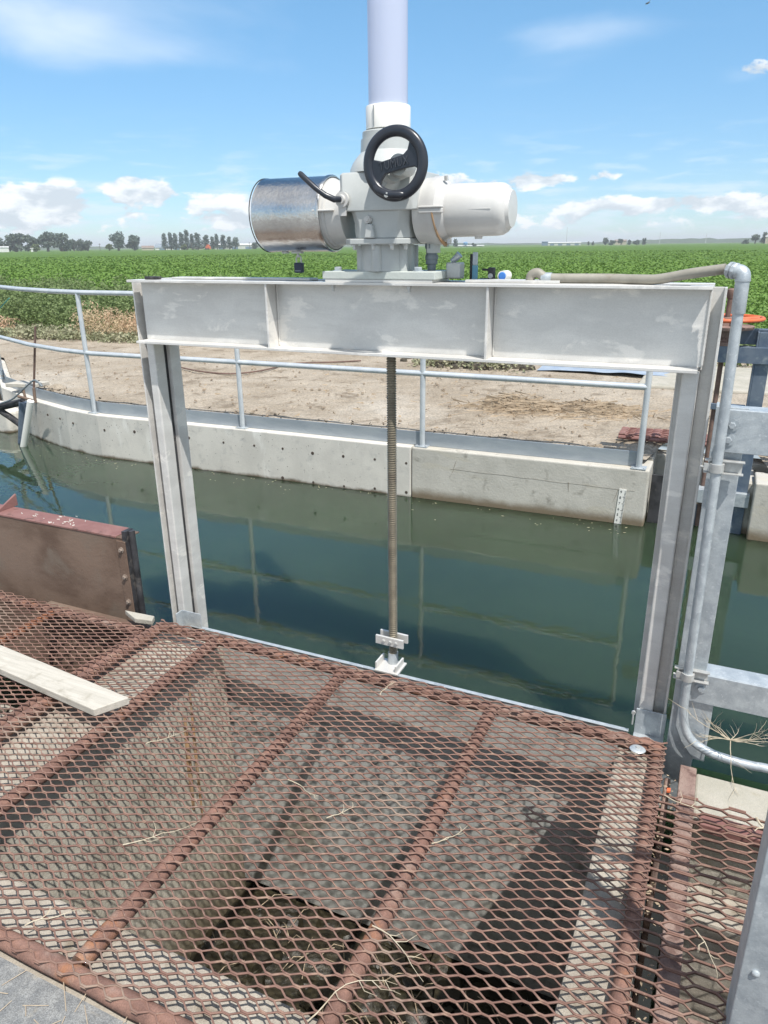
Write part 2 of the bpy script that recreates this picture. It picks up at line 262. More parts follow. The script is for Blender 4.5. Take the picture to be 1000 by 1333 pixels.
# ---------------------------------------------------------------- mesh helpers
class MB:
    def __init__(s): s.v = []; s.f = []
    def add(s, vs, fs):
        o = len(s.v); s.v += [tuple(map(float, v)) for v in vs]; s.f += [tuple(i + o for i in f) for f in fs]; return s
    def box(s, x0, x1, y0, y1, z0, z1):
        return s.add([(x, y, z) for z in (z0, z1) for y in (y0, y1) for x in (x0, x1)],
                     [(0, 2, 3, 1), (4, 5, 7, 6), (0, 1, 5, 4), (2, 6, 7, 3), (0, 4, 6, 2), (1, 3, 7, 5)])
    def obox(s, c, ax, hx, ay, hy, az, hz):
        c = Vector(c); ax = Vector(ax).normalized() * hx; ay = Vector(ay).normalized() * hy; az = Vector(az).normalized() * hz
        return s.add([c + ax * i + ay * j + az * k for k in (-1, 1) for j in (-1, 1) for i in (-1, 1)],
                     [(0, 2, 3, 1), (4, 5, 7, 6), (0, 1, 5, 4), (2, 6, 7, 3), (0, 4, 6, 2), (1, 3, 7, 5)])
    def tube(s, pts, r, n=12, caps=True):
        pts = [Vector(p) for p in pts]; rs = r if isinstance(r, (list, tuple)) else [r] * len(pts)
        vs = []; prev = None
        for i, p in enumerate(pts):
            t = (pts[min(i + 1, len(pts) - 1)] - pts[max(i - 1, 0)]).normalized()
            if prev is None:
                a = Vector((0, 0, 1)) if abs(t.z) < .9 else Vector((0, 1, 0))
                u = t.cross(a).normalized()
            else:
                u = (prev - t * prev.dot(t)).normalized()
            prev = u; w = t.cross(u)
            for k in range(n):
                an = 2 * math.pi * k / n; vs.append(p + (u * math.cos(an) + w * math.sin(an)) * rs[i])
        fs = []
        for i in range(len(pts) - 1):
            for k in range(n):
                k2 = (k + 1) % n; fs.append((i * n + k, i * n + k2, (i + 1) * n + k2, (i + 1) * n + k))
        if caps: fs.append(tuple(range(n - 1, -1, -1))); fs.append(tuple((len(pts) - 1) * n + k for k in range(n)))
        return s.add(vs, fs)
    def lathe(s, o, axis, prof, n=40, ref=None):   # prof: (along, radius)
        o = Vector(o); t = Vector(axis).normalized(); a = Vector((0, 0, 1)) if abs(t.z) < .9 else Vector((0, 1, 0)); u = t.cross(a).normalized(); w = t.cross(u)
        vs = []; fs = []
        for (d, r) in prof:
            for k in range(n):
                an = 2 * math.pi * k / n; vs.append(o + t * d + (u * math.cos(an) + w * math.sin(an)) * max(r, 1e-5))
        for i in range(len(prof) - 1):
            for k in range(n):
                k2 = (k + 1) % n; fs.append((i * n + k, i * n + k2, (i + 1) * n + k2, (i + 1) * n + k))
        fs.append(tuple(range(n - 1, -1, -1))); fs.append(tuple((len(prof) - 1) * n + k for k in range(n)))
        return s.add(vs, fs)
    def prism(s, poly, axis, a, b):   # poly in the two remaining coordinates, in xyz order
        def mk(p, t):
            return {'x': (t, p[0], p[1]), 'y': (p[0], t, p[1]), 'z': (p[0], p[1], t)}[axis]
        n = len(poly); vs = [mk(p, a) for p in poly] + [mk(p, b) for p in poly]
        fs = [tuple(range(n - 1, -1, -1)), tuple(range(n, 2 * n))] + [(i, (i + 1) % n, n + (i + 1) % n, n + i) for i in range(n)]
        return s.add(vs, fs)
    def build(s, name, mat, parent=None, bevel=0, smooth=False, seg=2, fix=True, **tags):
        me = bpy.data.meshes.new(name); me.from_pydata(s.v, [], s.f)
        if fix:
            bm = bmesh.new(); bm.from_mesh(me); bmesh.ops.recalc_face_normals(bm, faces=bm.faces); bm.to_mesh(me); bm.free()
        me.materials.append(mat); o = bpy.data.objects.new(name, me); COL.objects.link(o)
        if smooth:
            me.polygons.foreach_set('use_smooth', [True] * len(me.polygons))
            md = None
            try:
                me.set_sharp_from_angle(angle=R(38))
            except Exception: pass
        if bevel:
            bv = o.modifiers.new('edge', 'BEVEL'); bv.width = bevel; bv.segments = seg; bv.limit_method = 'ANGLE'; bv.angle_limit = R(40); bv.harden_normals = False
        if parent is not None:
            o.parent = parent; o.matrix_parent_inverse = Matrix.Translation(-Vector(parent['base']))
        for k, v in tags.items(): o[k] = v
        return o
def fast(name, V, Fq, mat, parent=None, mats=None, midx=None, **tags):
    me = bpy.data.meshes.new(name); V = np.asarray(V, np.float32); Fq = np.asarray(Fq, np.int32); k = Fq.shape[1]
    me.vertices.add(len(V)); me.vertices.foreach_set('co', V.ravel()); me.loops.add(Fq.size); me.loops.foreach_set('vertex_index', Fq.ravel())
    me.polygons.add(len(Fq)); me.polygons.foreach_set('loop_start', np.arange(0, Fq.size, k, dtype=np.int32)); me.polygons.foreach_set('loop_total', np.full(len(Fq), k, np.int32))
    me.update(calc_edges=True)
    for mm in (mats or [mat]): me.materials.append(mm)
    if midx is not None: me.polygons.foreach_set('material_index', np.asarray(midx, np.int32))
    o = bpy.data.objects.new(name, me); COL.objects.link(o)
    if parent is not None:
        o.parent = parent; o.matrix_parent_inverse = Matrix.Translation(-Vector(parent['base']))
    for a, b in tags.items(): o[a] = b
    return o
def thing(name, base, label, category, group=None):
    o = bpy.data.objects.new(name, None); o.location = base; o.empty_display_size = .1; COL.objects.link(o)
    o['base'] = list(map(float, base)); o['label'] = label; o['category'] = category
    if group: o['group'] = group
    return o
def tag(o, label, category, group=None):
    o['label'] = label; o['category'] = category
    if group: o['group'] = group
    return o
def hexbolt(mb, p, axis, r=.009, h=.008, washer=0):
    if washer: mb.lathe(p, axis, [(0, washer), (.003, washer)], 20)
    mb.lathe(Vector(p) + Vector(axis).normalized() * (.003 if washer else 0), axis, [(0, r), (h * .8, r), (h, r * .85)], 6)
def quads(C, A, B):    # centres + half vectors -> diamond leaves
    n = len(C); V = np.empty((n, 4, 3)); V[:, 0] = C - A; V[:, 1] = C - B; V[:, 2] = C + A; V[:, 3] = C + B
    return V.reshape(-1, 3), np.arange(4 * n).reshape(-1, 4)
def rand_leaves(C, size, flat=.5, aspect=.6):
    n = len(C); a = nr.normal(size=(n, 3)); a[:, 2] *= flat; a /= np.linalg.norm(a, axis=1)[:, None]
    b = nr.normal(size=(n, 3)); b -= (b * a).sum(1)[:, None] * a; b /= np.linalg.norm(b, axis=1)[:, None]
    s = np.asarray(size).reshape(-1, 1); return quads(C, a * s, b * s * aspect)

def up_leaves(C, size, tilt=.5, aspect=.75):
    n = len(C); nn = nr.normal(size=(n, 3)) * tilt; nn[:, 2] = 1; nn /= np.linalg.norm(nn, axis=1)[:, None]
    a = nr.normal(size=(n, 3)); a -= (a * nn).sum(1)[:, None] * nn; a /= np.linalg.norm(a, axis=1)[:, None]; b = np.cross(nn, a)
    s = np.asarray(size).reshape(-1, 1); return quads(C, a * s, b * s * aspect)
WZ = -0.25       # canal water level
# ================================================================= SETTING
# ground sheets: far bank, near side
mb = MB()
# far bank dirt: fine grid with relief
def grid(x0, x1, y0, y1, nx, ny, zf):
    xs = np.linspace(x0, x1, nx); ys = np.linspace(y0, y1, ny); X, Y = np.meshgrid(xs, ys); Zz = zf(X, Y)
    V = np.stack([X, Y, Zz], -1).reshape(-1, 3); i = np.arange((ny - 1) * (nx - 1)); r = i // (nx - 1); c = i % (nx - 1); a = r * nx + c
    return V, np.stack([a, a + 1, a + nx + 1, a + nx], -1)
def lump(X, Y, seeds, k):
    z = np.zeros_like(X)
    rs = np.random.RandomState(seeds)
    for i in range(14):
        fx, fy = rs.normal(size=2) * k; ph = rs.rand() * 6.28; z += np.sin(X * fx + Y * fy + ph) / 14
    return z
WALL = [(-14, 9.2), (-9.0, 6.95), (-7.30, 5.66), (-6.30, 5.23), (-5.66, 5.035), (-5.18, 4.95), (-3.6, 4.985), (-2.0, 5.0), (-.33, 5.03)]
def wall_y(x): return np.interp(x, [p[0] for p in WALL], [p[1] for p in WALL])
def bank_z(X, Y):
    return .185 + .022 * lump(X, Y, 3, 3.) + .02 * lump(X, Y, 4, 9.) + .012 * lump(X, Y, 8, 30)
nxg, nyg = 260, 150
xs = np.linspace(-16, 6, nxg); tt = np.linspace(0, 1, nyg) ** 1.3
X = np.tile(xs, (nyg, 1)); y0 = np.where(xs < -.33, wall_y(xs) + .16, np.where(xs > .36, 5.3, 5.75)); Y = y0[None, :] + tt[:, None] * (17 - y0[None, :])
Zb = bank_z(X, Y); V = np.stack([X, Y, Zb], -1).reshape(-1, 3); i = np.arange((nyg - 1) * (nxg - 1)); r_ = i // (nxg - 1); c_ = i % (nxg - 1); a_ = r_ * nxg + c_
o = fast('dirt_bank', V, np.stack([a_, a_ + 1, a_ + nxg + 1, a_ + nxg], -1), dirt, kind='structure'); o.data.polygons.foreach_set('use_smooth', [True] * len(o.data.polygons))
# great ground sheet to the horizon (a little below the bank)
far = MB(); far.add([(-3000, 16.9, .12), (3000, 16.9, .12), (3000, 4000, .12), (-3000, 4000, .12)], [(0, 1, 2, 3)])
far.add([(-3000, 8, .118), (-15.9, 8, .118), (-15.9, 16.9, .118), (-3000, 16.9, .118)], [(0, 1, 2, 3)])
far.add([(5.9, 5.4, .118), (3000, 5.4, .118), (3000, 16.9, .118), (5.9, 16.9, .118)], [(0, 1, 2, 3)])
far.build('ground', soil_m, kind='structure', fix=False)
# near bank ground behind and beside the pit, with openings left for the pits and canal
nb_ = MB(); nb_.box(-8, 6, -6, .795, -.9, -.03)
nb_.build('near_ground', asphalt, kind='structure')
MB().box(.02, 1.6, .80, 1.855, -1.3, -1.0).build('drain_floor', rock_m, kind='structure')
# water and canal bed
w = MB(); w.prism([(-40, 2.52), (8, 2.52), (8, 6.0), (-12, 6.0), (-40, 30)], 'z', -1.85, WZ)
wtr = w.build('canal_water', water_m, kind='structure')
cb = MB(); cb.add([(-40, 2.45, -1.9), (8, 2.45, -1.9), (8, 6.2, -1.9), (-40, 30, -1.9)], [(0, 1, 2, 3)]); cb.build('canal_bed', soil_m, kind='structure', fix=False)

# ================================================================= NEAR CONCRETE
pit = thing('concrete_weir_pit', (-1, 1.5, -1.55), 'rough tan concrete chamber walls beneath the rusty mesh grating', 'concrete pit')
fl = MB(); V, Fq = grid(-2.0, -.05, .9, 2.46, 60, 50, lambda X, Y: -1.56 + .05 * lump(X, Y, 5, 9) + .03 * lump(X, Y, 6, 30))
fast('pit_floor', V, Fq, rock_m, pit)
MB().box(-.145, .008, .8, 2.30, -1.7, -.048).build('right_wall', conc_top, pit, bevel=.008)
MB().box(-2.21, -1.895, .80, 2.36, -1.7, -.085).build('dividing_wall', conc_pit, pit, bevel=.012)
MB().box(-2.215, -1.90, .80, 2.22, -.0845, -.075).build('wall_cap', conc_top, pit, bevel=.004)
MB().box(-1.894, -.146, .797, .995, -1.7, -.052).build('near_wall', conc_top, pit, bevel=.01)
MB().box(-4.6, -2.211, .797, 1.62, -1.7, -.10).build('left_slab', conc_top, pit, bevel=.01)
MB().box(-4.6, -2.212, 1.63, 2.52, -1.5, -1.1).build('left_pit_floor', rock_m, pit)
# stain at the corner
st = MB(); st.tube([(-1.893, 2.05, -.30), (-1.893, 2.04, -.5), (-1.892, 2.035, -.78)], [.006, .014, .007], 6); st.tube([(-1.893, 2.10, -.20), (-1.893, 2.09, -.5), (-1.892, 2.085, -.9)], [.004, .009, .004], 6); st.build('rust_streak', stain_m, pit)
# leaves on the left slab
n = 500; C = np.stack([nr.uniform(-3.4, -2.25, n), nr.uniform(.9, 1.62, n), nr.uniform(-.098, -.085, n)], -1)
V, Fq = rand_leaves(C, nr.uniform(.006, .022, n), .15, .5); tag(fast('leaf_litter', V, Fq, dark_mulch, kind='stuff'), 'dark leaf litter on the concrete below the left grating', 'leaf litter')

rs_ = thing('concrete_slab', (.35, 2.1, -.06), 'pale concrete slab strip beneath the curved conduit by the right gate', 'concrete slab')
MB().box(.112, 1.6, 2.01, 2.235, -.5, -.062).build('slab', slab_mat, rs_, bevel=.008)
MB().box(.112, 1.6, 2.20, 2.40, -1.9, -.30).build('footing', conc_pit, rs_)
o = tag(MB().box(.112, 1.6, 1.86, 2.005, -.9, -.30).build('concrete_ledge', conc_top, bevel=.01), 'concrete ledge deep under the coarse right hand grating', 'concrete ledge')  # ledge in the darker worn concrete
o = tag(MB().box(.020, .040, 2.02, 2.26, -1.2, -.13).build('dirty_curb_strip', rust_flat, bevel=.006), 'thin rusty dirt caked strip between the mesh grating and the flat rusty bar', 'strip')
# flat rusty bar
o = tag(MB().box(.062, .113, .85, 2.245, -.075, -.052).build('flat_steel_bar', rust_flat, bevel=.003), 'flat dull pink rusted bar running under the edge of the coarse grating', 'steel bar')
o = tag(MB().box(.130, 1.5, 1.955, 2.006, -.06, -.030).build('rusty_angle_bar', red_primer, bevel=.003), 'red brown angle bar along the front edge of the pale slab', 'angle bar')
o = tag(MB().box(.16, .62, 1.56, 1.62, -.45, -.40).build('old_board', rust_flat, bevel=.004), 'board darkened for the shade deep under the coarse grating', 'board')  # dark brown colour stands in for the shade under the grating

# ================================================================= EXPANDED METAL PANELS
def strands(x0, x1, y0, y1, L, S, wd, ht, raise_, flat, wob=.003, seed=1, org=(0, 0)):
    """zigzag strands of an expanded metal sheet, clipped to the panel"""
    Vs = []; Fs = []; off = 0; ph = np.random.RandomState(seed).rand(6) * 6
    ks = range(int(math.floor((y0 - org[1]) / S)) - 1, int(math.ceil((y1 - org[1]) / S)) + 2)
    for k in ks:
        for sgn in (1, -1):
            i0 = math.floor((x0 - org[0]) / (L / 2)); i1 = math.ceil((x1 - org[0]) / (L / 2)); pts = []
            for i in range(i0, i1 + 1):
                xx = org[0] + i * L / 2; odd = i % 2; yy = org[1] + k * S + (sgn * S / 2 if odd else 0)
                dz = raise_ * (1 if (odd == 0) == (sgn > 0) else -1)
                for q in (-flat, flat): pts.append((xx + q, yy - sgn * wd * .25 * (1 if odd else -1), dz))
            P = np.array(pts); ok = (P[:, 0] > x0 - .001) & (P[:, 0] < x1 + .001) & (P[:, 1] > y0) & (P[:, 1] < y1)
            P[:, 2] += wob * (np.sin(P[:, 0] * 5 + ph[0]) * np.sin(P[:, 1] * 6 + ph[1]) + .5 * np.sin(P[:, 0] * 13 + ph[2]) * np.sin(P[:, 1] * 11 + ph[3]))
            P[:, 1] += .0012 * np.sin(P[:, 0] * 23 + k * 1.7)
            T = np.gradient(P[:, :2], axis=0); T /= np.linalg.norm(T, axis=1)[:, None]; Nn = np.stack([-T[:, 1], T[:, 0]], -1) * wd / 2
            n = len(P); Q = np.zeros((n, 4, 3))
            tl = ht * .25 * sgn
            Q[:, 0, :2] = P[:, :2] - Nn; Q[:, 1, :2] = P[:, :2] + Nn; Q[:, 2, :2] = P[:, :2] + Nn; Q[:, 3, :2] = P[:, :2] - Nn
            Q[:, 0, 2] = P[:, 2] - ht / 2; Q[:, 1, 2] = P[:, 2] - ht / 2 + tl; Q[:, 2, 2] = P[:, 2] + ht / 2 + tl; Q[:, 3, 2] = P[:, 2] + ht / 2
            seg = np.where(ok[:-1] & ok[1:])[0]
            if len(seg) == 0: continue
            for e in range(4):
                e2 = (e + 1) % 4; Fs.append(np.stack([off + seg * 4 + e, off + seg * 4 + e2, off + (seg + 1) * 4 + e2, off + (seg + 1) * 4 + e], -1))
            Vs.append(Q.reshape(-1, 3)); off += 4 * n
    return np.concatenate(Vs), np.concatenate(Fs)
def wobbly(mbp, p, q, r, n=30, amp=.002):
    p = Vector(p); q = Vector(q); pts = []; rr = []
    a, b = rng.random() * 6, rng.random() * 6
    for i in range(n + 1):
        t = i / n; c = p.lerp(q, t); c.z += amp * math.sin(t * 7 + a); c.x += amp * math.sin(t * 5 + b); pts.append(c); rr.append(r * (1 + .05 * math.sin(t * 40 + a) + .04 * rng.uniform(-1, 1)))
    return mbp.tube(pts, rr, 14)
gp = thing('expanded_metal_grating', (-1.08, 1.5, -.02), 'large rusty diamond mesh grating panel framed with pipe over the pit', 'grating')
V, Fq = strands(-2.185, .012, .80, 2.285, .0752, .0330, .0040, .0040, .0010, .0084, org=(-.2421, 1.3007))
fast('mesh_panel', V, Fq, rust_strand, gp)
for x in (-2.165, -1.85, -1.22, -.598):
    wobbly(MB(), (x, .86, -.028), (x, 2.25, -.030), .0235).build('cross_bar', rust_bar, gp, smooth=True)
wobbly(MB(), (-2.17, 2.262, -.027), (.0, 2.262, -.027), .021, 40).build('edge_pipe', rust_bar, gp, smooth=True)
wobbly(MB(), (-2.17, .835, -.026), (-.10, .825, -.026), .024, 40).build('edge_pipe', rust_bar, gp, smooth=True)
wobbly(MB(), (-.012, 1.20, -.028), (-.012, 2.25, -.028), .021, 30).build('edge_pipe', rust_bar, gp, smooth=True)
MB().tube([(-.012, 1.20, -.028), (-.03, 1.14, -.03), (-.07, 1.07, -.035)], [.021, .02, .017], 12).build('bent_bar_end', rust_bar, gp, smooth=True)
gp2 = thing('expanded_metal_grating', (-2.9, 1.4, -.03), 'second rusty diamond mesh panel left of the big one, under the timber plank', 'grating')
V, Fq = strands(-4.3, -2.20, .80, 2.215, .0752, .0330, .0040, .0040, .0010, .0084, seed=5, org=(-.20, 1.290)); V[:, 2] -= .012
fast('mesh_panel', V, Fq, rust_strand, gp2)
for x in (-2.225, -2.75, -3.35, -3.95):
    wobbly(MB(), (x, .86, -.040), (x, 2.19, -.040), .0195).build('cross_bar', rust_orange if x == -2.75 else rust_bar, gp2, smooth=True)
wobbly(MB(), (-4.3, 2.195, -.038), (-2.21, 2.195, -.038), .020, 40).build('edge_pipe', rust_bar, gp2, smooth=True)
wobbly(MB(), (-4.3, .835, -.038), (-2.21, .835, -.038), .023, 40).build('edge_pipe', rust_bar, gp2, smooth=True)
gp3 = thing('walkway_grating', (.5, 1.5, -.01), 'coarse hexagonal expanded metal walkway panel right of the diamond mesh', 'grating')
V, Fq = strands(-.004, 1.3, .86, 2.035, .1320, .0345, .0029, .0065, .001, .0235, wob=.003, seed=9, org=(.2282, 1.8146)); V[:, 2] -= .004
fast('mesh_panel', V, Fq, rust_strand, gp3)

w_ = thing('hold_down_washer', (-.076, 2.185, .004), 'round bright galvanised hold down washer at the far right grating corner', 'washer')
mb = MB(); mb.lathe((-.076, 2.187, .004), (0, .1, 1), [(0, .024), (.003, .026), (.006, .023), (.008, .012)], 30); mb.build('disc', galv, w_, smooth=True)
MB().lathe((-.076, 2.188, .011), (0, .1, 1), [(0, .008), (.006, .007)], 6).build('bolt_head', seam_m, w_)

# plank
P1 = atz(168, 909, .030); P2 = atz(122, 925, .030)[:2]
pl = MB(); pr = Vector((P1[0], P1[1])); fr = Vector((P2[0], P2[1])); u = Vector((atz(0, 840, .03)[0], atz(0, 840, .03)[1])) - pr; u.normalize()
v = fr - pr; v = v - u * 0; Lp = 1.6
top = [pr, fr, fr + u * Lp, pr + u * Lp]
pl.add([(p.x, p.y, -.0005 + .0005 * 0 + .004) for p in top] + [(p.x, p.y, .034) for p in top], [(3, 2, 1, 0), (4, 5, 6, 7), (0, 1, 5, 4), (1, 2, 6, 5), (2, 3, 7, 6), (3, 0, 4, 7)])
tag(pl.build('timber_plank', wood, bevel=.003), 'bleached grey timber plank lying across the left gratings', 'plank')

# ================================================================= SLIDE GATE FRAME
fr_ = thing('slide_gate_stand', (-1.1, 2.44, -.06), 'pale aluminium gate frame of two guide posts and a deep beam', 'gate frame')
BX0, BX1 = -2.19, -.043; ZT = 1.482; ZB = 1.235; YF = 2.345; YW = 2.415
b = MB()
b.box(BX0, BX1, YF, YW + .006, ZT - .0095, ZT); b.box(BX0 + .012, BX1 - .012, YF, YW + .006, ZB, ZB + .0095); b.box(BX0 + .01, BX1 - .004, YW, YW + .006, ZB + .0095, ZT - .0095)
b.build('front_beam', alu, fr_, bevel=.0012)
b = MB(); b.box(BX0 + .03, BX1, YW + .075, YW + .145, ZT - .0095, ZT); b.box(BX0 + .03, BX1, YW + .075, YW + .145, ZB, ZB + .0095); b.box(BX0 + .03, BX1, YW + .075, YW + .081, ZB + .0095, ZT - .0095)
b.build('rear_beam', alu, fr_, bevel=.0012)
for q in ((BX0 + .16, -1.40, YW + .012, YW + .075, ZT + .0005, ZT + .008), (-.80, -.49, YW - .005, YW + .07, ZT + .0008, ZT + .009)): MB().box(*q).build('top_plate', alu, fr_, bevel=.001)
for x in (-1.546, -.708):
    s = MB(); s.box(x, x + .008, YF + .004, YW, ZB + .0095, ZT - .0095); s.build('stiffener', alu, fr_, bevel=.001)
    wv = MB(); pts = [(x + .012, YW - .001, ZB + .014 + i * (ZT - ZB - .028) / 40) for i in range(41)]; wv.tube(pts, [.0028 + .0009 * (i % 2) for i in range(41)], 6)
    wv.build('weld_bead', seam_m if 0 else alu, fr_, smooth=True)
wv = MB(); pts = [(BX1 - .004, YW - .0025, ZB + .014 + i * (ZT - ZB - .028) / 34) for i in range(35)]; wv.tube(pts, [.0030 + .0014 * (i % 2) for i in range(35)], 6); wv.build('weld_bead', alu, fr_, smooth=True)
def guide(mir, z0, ztop):
    fx = (lambda x: x) if not mir else (lambda x: -2.222 - x * .80)
    def bx(mb, x0, x1, *r): a, c = fx(x0), fx(x1); mb.box(min(a, c), max(a, c), *r)
    m1 = MB(); bx(m1, -.099, -.050, 2.400 if not mir else 2.405, 2.468, z0, ZB - .001)
    m1.build('front_box', alu, fr_, bevel=.006, seg=3)
    m2 = MB(); bx(m2, -.0495, -.0135, 2.448, 2.456, z0, ztop); bx(m2, -.0135, -.006, 2.402, 2.456, z0, ztop); bx(m2, -.0495, -.0455, 2.4215, 2.4475, ZB, ztop)
    m2.build('channel', alu, fr_, bevel=.0012)
    m3 = MB(); bx(m3, -.112, -.02, 2.484, 2.490, z0, ZT - .012); bx(m3, -.118, -.112, 2.484, 2.545, z0, ZT - .012)
    m3.build('rear_angle', alu, fr_, bevel=.001)
    m4 = MB(); bx(m4, -.094, -.03, 2.4685, 2.4835, z0, ZB - .02); m4.build('seal_strip', black_rub, fr_)
guide(False, -.045, ZT - .006)
guide(True, -1.2, ZT - .006)
# base brackets
b = MB(); b.box(-.104, -.002, 2.388, 2.394, -.075, .030); b.box(-.104, -.002, 2.31, 2.388, -.075, -.069); b.build('base_bracket', galv, fr_, bevel=.001)
b = MB(); xl = -2.222; b.box(xl + .09, xl + .20, 2.372, 2.376, -.08, .012); b.box(xl + .09, xl + .095, 2.33, 2.372, -.08, .012); b.build('base_bracket', galv, fr_, bevel=.001)
b = MB(); b.lathe((-.112, 2.375, .022), (0, -1, 0), [(0, .007), (.008, .007)], 14); b.lathe((-.112, 2.37, .018), (0, 0, -1), [(0, .003), (.045, .003)], 8); b.build('hook_bolt', seam_m, fr_, smooth=True)
for x in (-1.275, -.985): MB().lathe((x, YF + .030, ZT - .0095), (0, 0, -1), [(0, .010), (.010, .010), (.010, .006), (.022, .006)], 6).build('base_nut', seam_m, fr_)
b = MB(); b.box(BX0 + .065, BX0 + .125, 2.375, 2.41, ZT, ZT + .012); b.build('rubber_pad', black_rub, fr_, bevel=.004)
b = MB(); b.box(-.16, -.105, 2.375, 2.380, ZT + .0004, ZT + .0012); b.build('pen_mark', black_rub, fr_)

# ================================================================= SLIDE GATE + STEM
SX, SY = -1.083, 2.443
sg = thing('slide_gate', (-1.1, 2.40, -1.55), 'grey sliding gate leaf hung on a long threaded stem in the frame', 'slide gate')
leaf_m = material('weathered_grey_leaf', (.47, .475, .45), (.55, .55, .52), 3.5, rough=.8, c3=(.24, .245, .225), s3=12, t3=(.5, .7), bump=.3, bscale=60, fine=.12, c4=(.33, .30, .24), s4=1.5, t4=(.6, .75))
MB().box(-2.085, -.125, 2.372, 2.384, -1.52, -.064).build('leaf', leaf_m, sg, bevel=.003)
MB().box(-2.088, -.122, 2.369, 2.387, -.0635, -.060).build('top_edge', galv, sg, bevel=.001)
th = MB(); prof = []; z = -.05; k = 0
while z < 1.47:
    prof.append((z, .0150)); prof.append((z + .0022, .0182)); prof.append((z + .0052, .0182)); prof.append((z + .0072, .0150)); z += .0090
th.lathe((SX, SY, 0), (0, 0, 1), prof, 20); th.build('threaded_stem', thread_m, sg, smooth=False)
b = MB(); b.obox((SX - .005, SY - .024, .060), (1, 0, -.02), .062, (0, 1, 0), .005, (0, 0, 1), .019); b.build('clamp_plate', alu, sg, bevel=.001)
b = MB(); b.obox((SX - .005, SY + .024, .060), (1, 0, -.02), .062, (0, 1, 0), .005, (0, 0, 1), .019); b.build('clamp_plate', alu, sg, bevel=.001)
b = MB()
for dx in (-.03, .0, .026): hexbolt(b, (SX + dx, SY - .029, .060 - dx * .02), (0, -1, 0), .007, .006)
b.build('clamp_bolt', seam_m, sg)
b = MB(); b.lathe((SX, SY, -.052), (0, 0, 1), [(0, .024), (.03, .021), (.05, .021)], 20); b.build('stem_socket', galv, sg, smooth=True)
b = MB(); b.box(SX - .05, SX + .055, 2.36, 2.46, -.0575, -.050); b.box(SX - .05, SX - .043, 2.37, 2.45, -.050, -.020); b.box(SX + .038, SX + .046, 2.37, 2.45, -.050, -.022); b.build('bracket', alu, sg, bevel=.001)

# ================================================================= ACTUATOR
ac = thing('electric_gate_actuator', (-1.1, 2.43, ZT), 'grey electric valve actuator with handwheel and tall stem cover on the beam', 'actuator')
AX, AY = -1.093, 2.44
MB().box(-1.305, -.885, 2.352, 2.53, ZT + .0095, ZT + .036).build('base_plate', plate_paint, ac, bevel=.003)
MB().box(-1.295, -.895, 2.354, 2.52, ZT + .0005, ZT + .009).build('shim_plate', alu, ac)
for x in (-1.255, -.955):
    b = MB(); hexbolt(b, (x, 2.378, ZT + .036), (0, 0, 1), .014, .011, .018); b.build('base_bolt', galv, ac)
b = MB(); b.lathe((AX, AY, ZT + .036), (0, 0, 1), [(0, .095), (.085, .092)], 36)
for a in range(6):
    an = R(30 + a * 60); b.lathe((AX + .088 * math.cos(an), AY + .088 * math.sin(an), ZT + .036), (0, 0, 1), [(0, .019), (.083, .019)], 14)
b.build('pedestal', grey_paint, ac, smooth=True)
b = MB(); b.prism([(AX + sx, AY + sy) for sx, sy in ((-.118, -.085), (-.085, -.118), (.085, -.118), (.118, -.085), (.118, .085), (.085, .118), (-.085, .118), (-.118, .085))], 'z', ZT + .1215, ZT + .140); b.build('mounting_flange', grey_paint, ac, bevel=.003)
for dx in (-.075, -.005, .062, .098):
    b = MB(); hexbolt(b, (AX + dx, AY - .103 + (.03 if dx > .09 else 0), ZT + .1215), (0, 0, -1), .0075, .014, .011); b.build('flange_bolt', seam_m, ac)
# lower housing, flares upward
b = MB()
def ring(z, hx, hy, c): return [(AX + sx * hx * (1 if j else 1) , AY + sy * hy, z) for sx, sy, j in ()]
def octs(z, hx, hy, ch, AX=AX + .014): return [(AX - hx, AY - hy + ch, z), (AX - hx + ch, AY - hy, z), (AX + hx - ch, AY - hy, z), (AX + hx, AY - hy + ch, z), (AX + hx, AY + hy - ch, z), (AX + hx - ch, AY + hy, z), (AX - hx + ch, AY + hy, z), (AX - hx, AY + hy - ch, z)]
levels = [(ZT + .1405, .100, .108, .035), (ZT + .19, .100, .108, .03), (ZT + .225, .106, .112, .025), (ZT + .2255, .138, .118, .014), (ZT + .336, .138, .118, .014), (ZT + .342, .135, .114, .018)]
vs = []; fs = []
for l in levels: vs += octs(*l)
for i in range(len(levels) - 1):
    for k in range(8): fs.append((i * 8 + k, i * 8 + (k + 1) % 8, (i + 1) * 8 + (k + 1) % 8, (i + 1) * 8 + k))
fs.append(tuple(range(7, -1, -1))); fs.append(tuple((len(levels) - 1) * 8 + k for k in range(8)))
b.add(vs, fs); b.build('gear_housing', grey_paint, ac, bevel=.006, seg=3, smooth=True)
b = MB(); b.prism([(AX - .030, ZT + .141), (AX + .008, ZT + .141), (AX - .002, ZT + .185), (AX - .022, ZT + .185)], 'y', AY - .124, AY - .10); b.build('casting_rib', grey_paint, ac, bevel=.004, seg=3)
b = MB(); b.lathe((AX - .018, AY - .112, ZT + .198), (0, -1, 0), [(0, .013), (.012, .011), (.012, .007), (.016, .006)], 16); b.build('port_plug', white_paint, ac, smooth=True)
b = MB(); b.lathe((AX, AY, ZT + .41), (0, 0, 1), [(-.02, .088), (.034, .085), (.035, .080), (.055, .080), (.058, .077), (.060, .06)], 40); b.build('top_housing', grey_paint, ac, smooth=True)
b = MB(); b.lathe((AX + .006, AY, ZT + .343), (0, 0, 1), [(0, .130), (.014, .127), (.030, .119), (.045, .108), (.058, .096), (.066, .087)], 44); b.build('dome', grey_paint, ac, smooth=True)
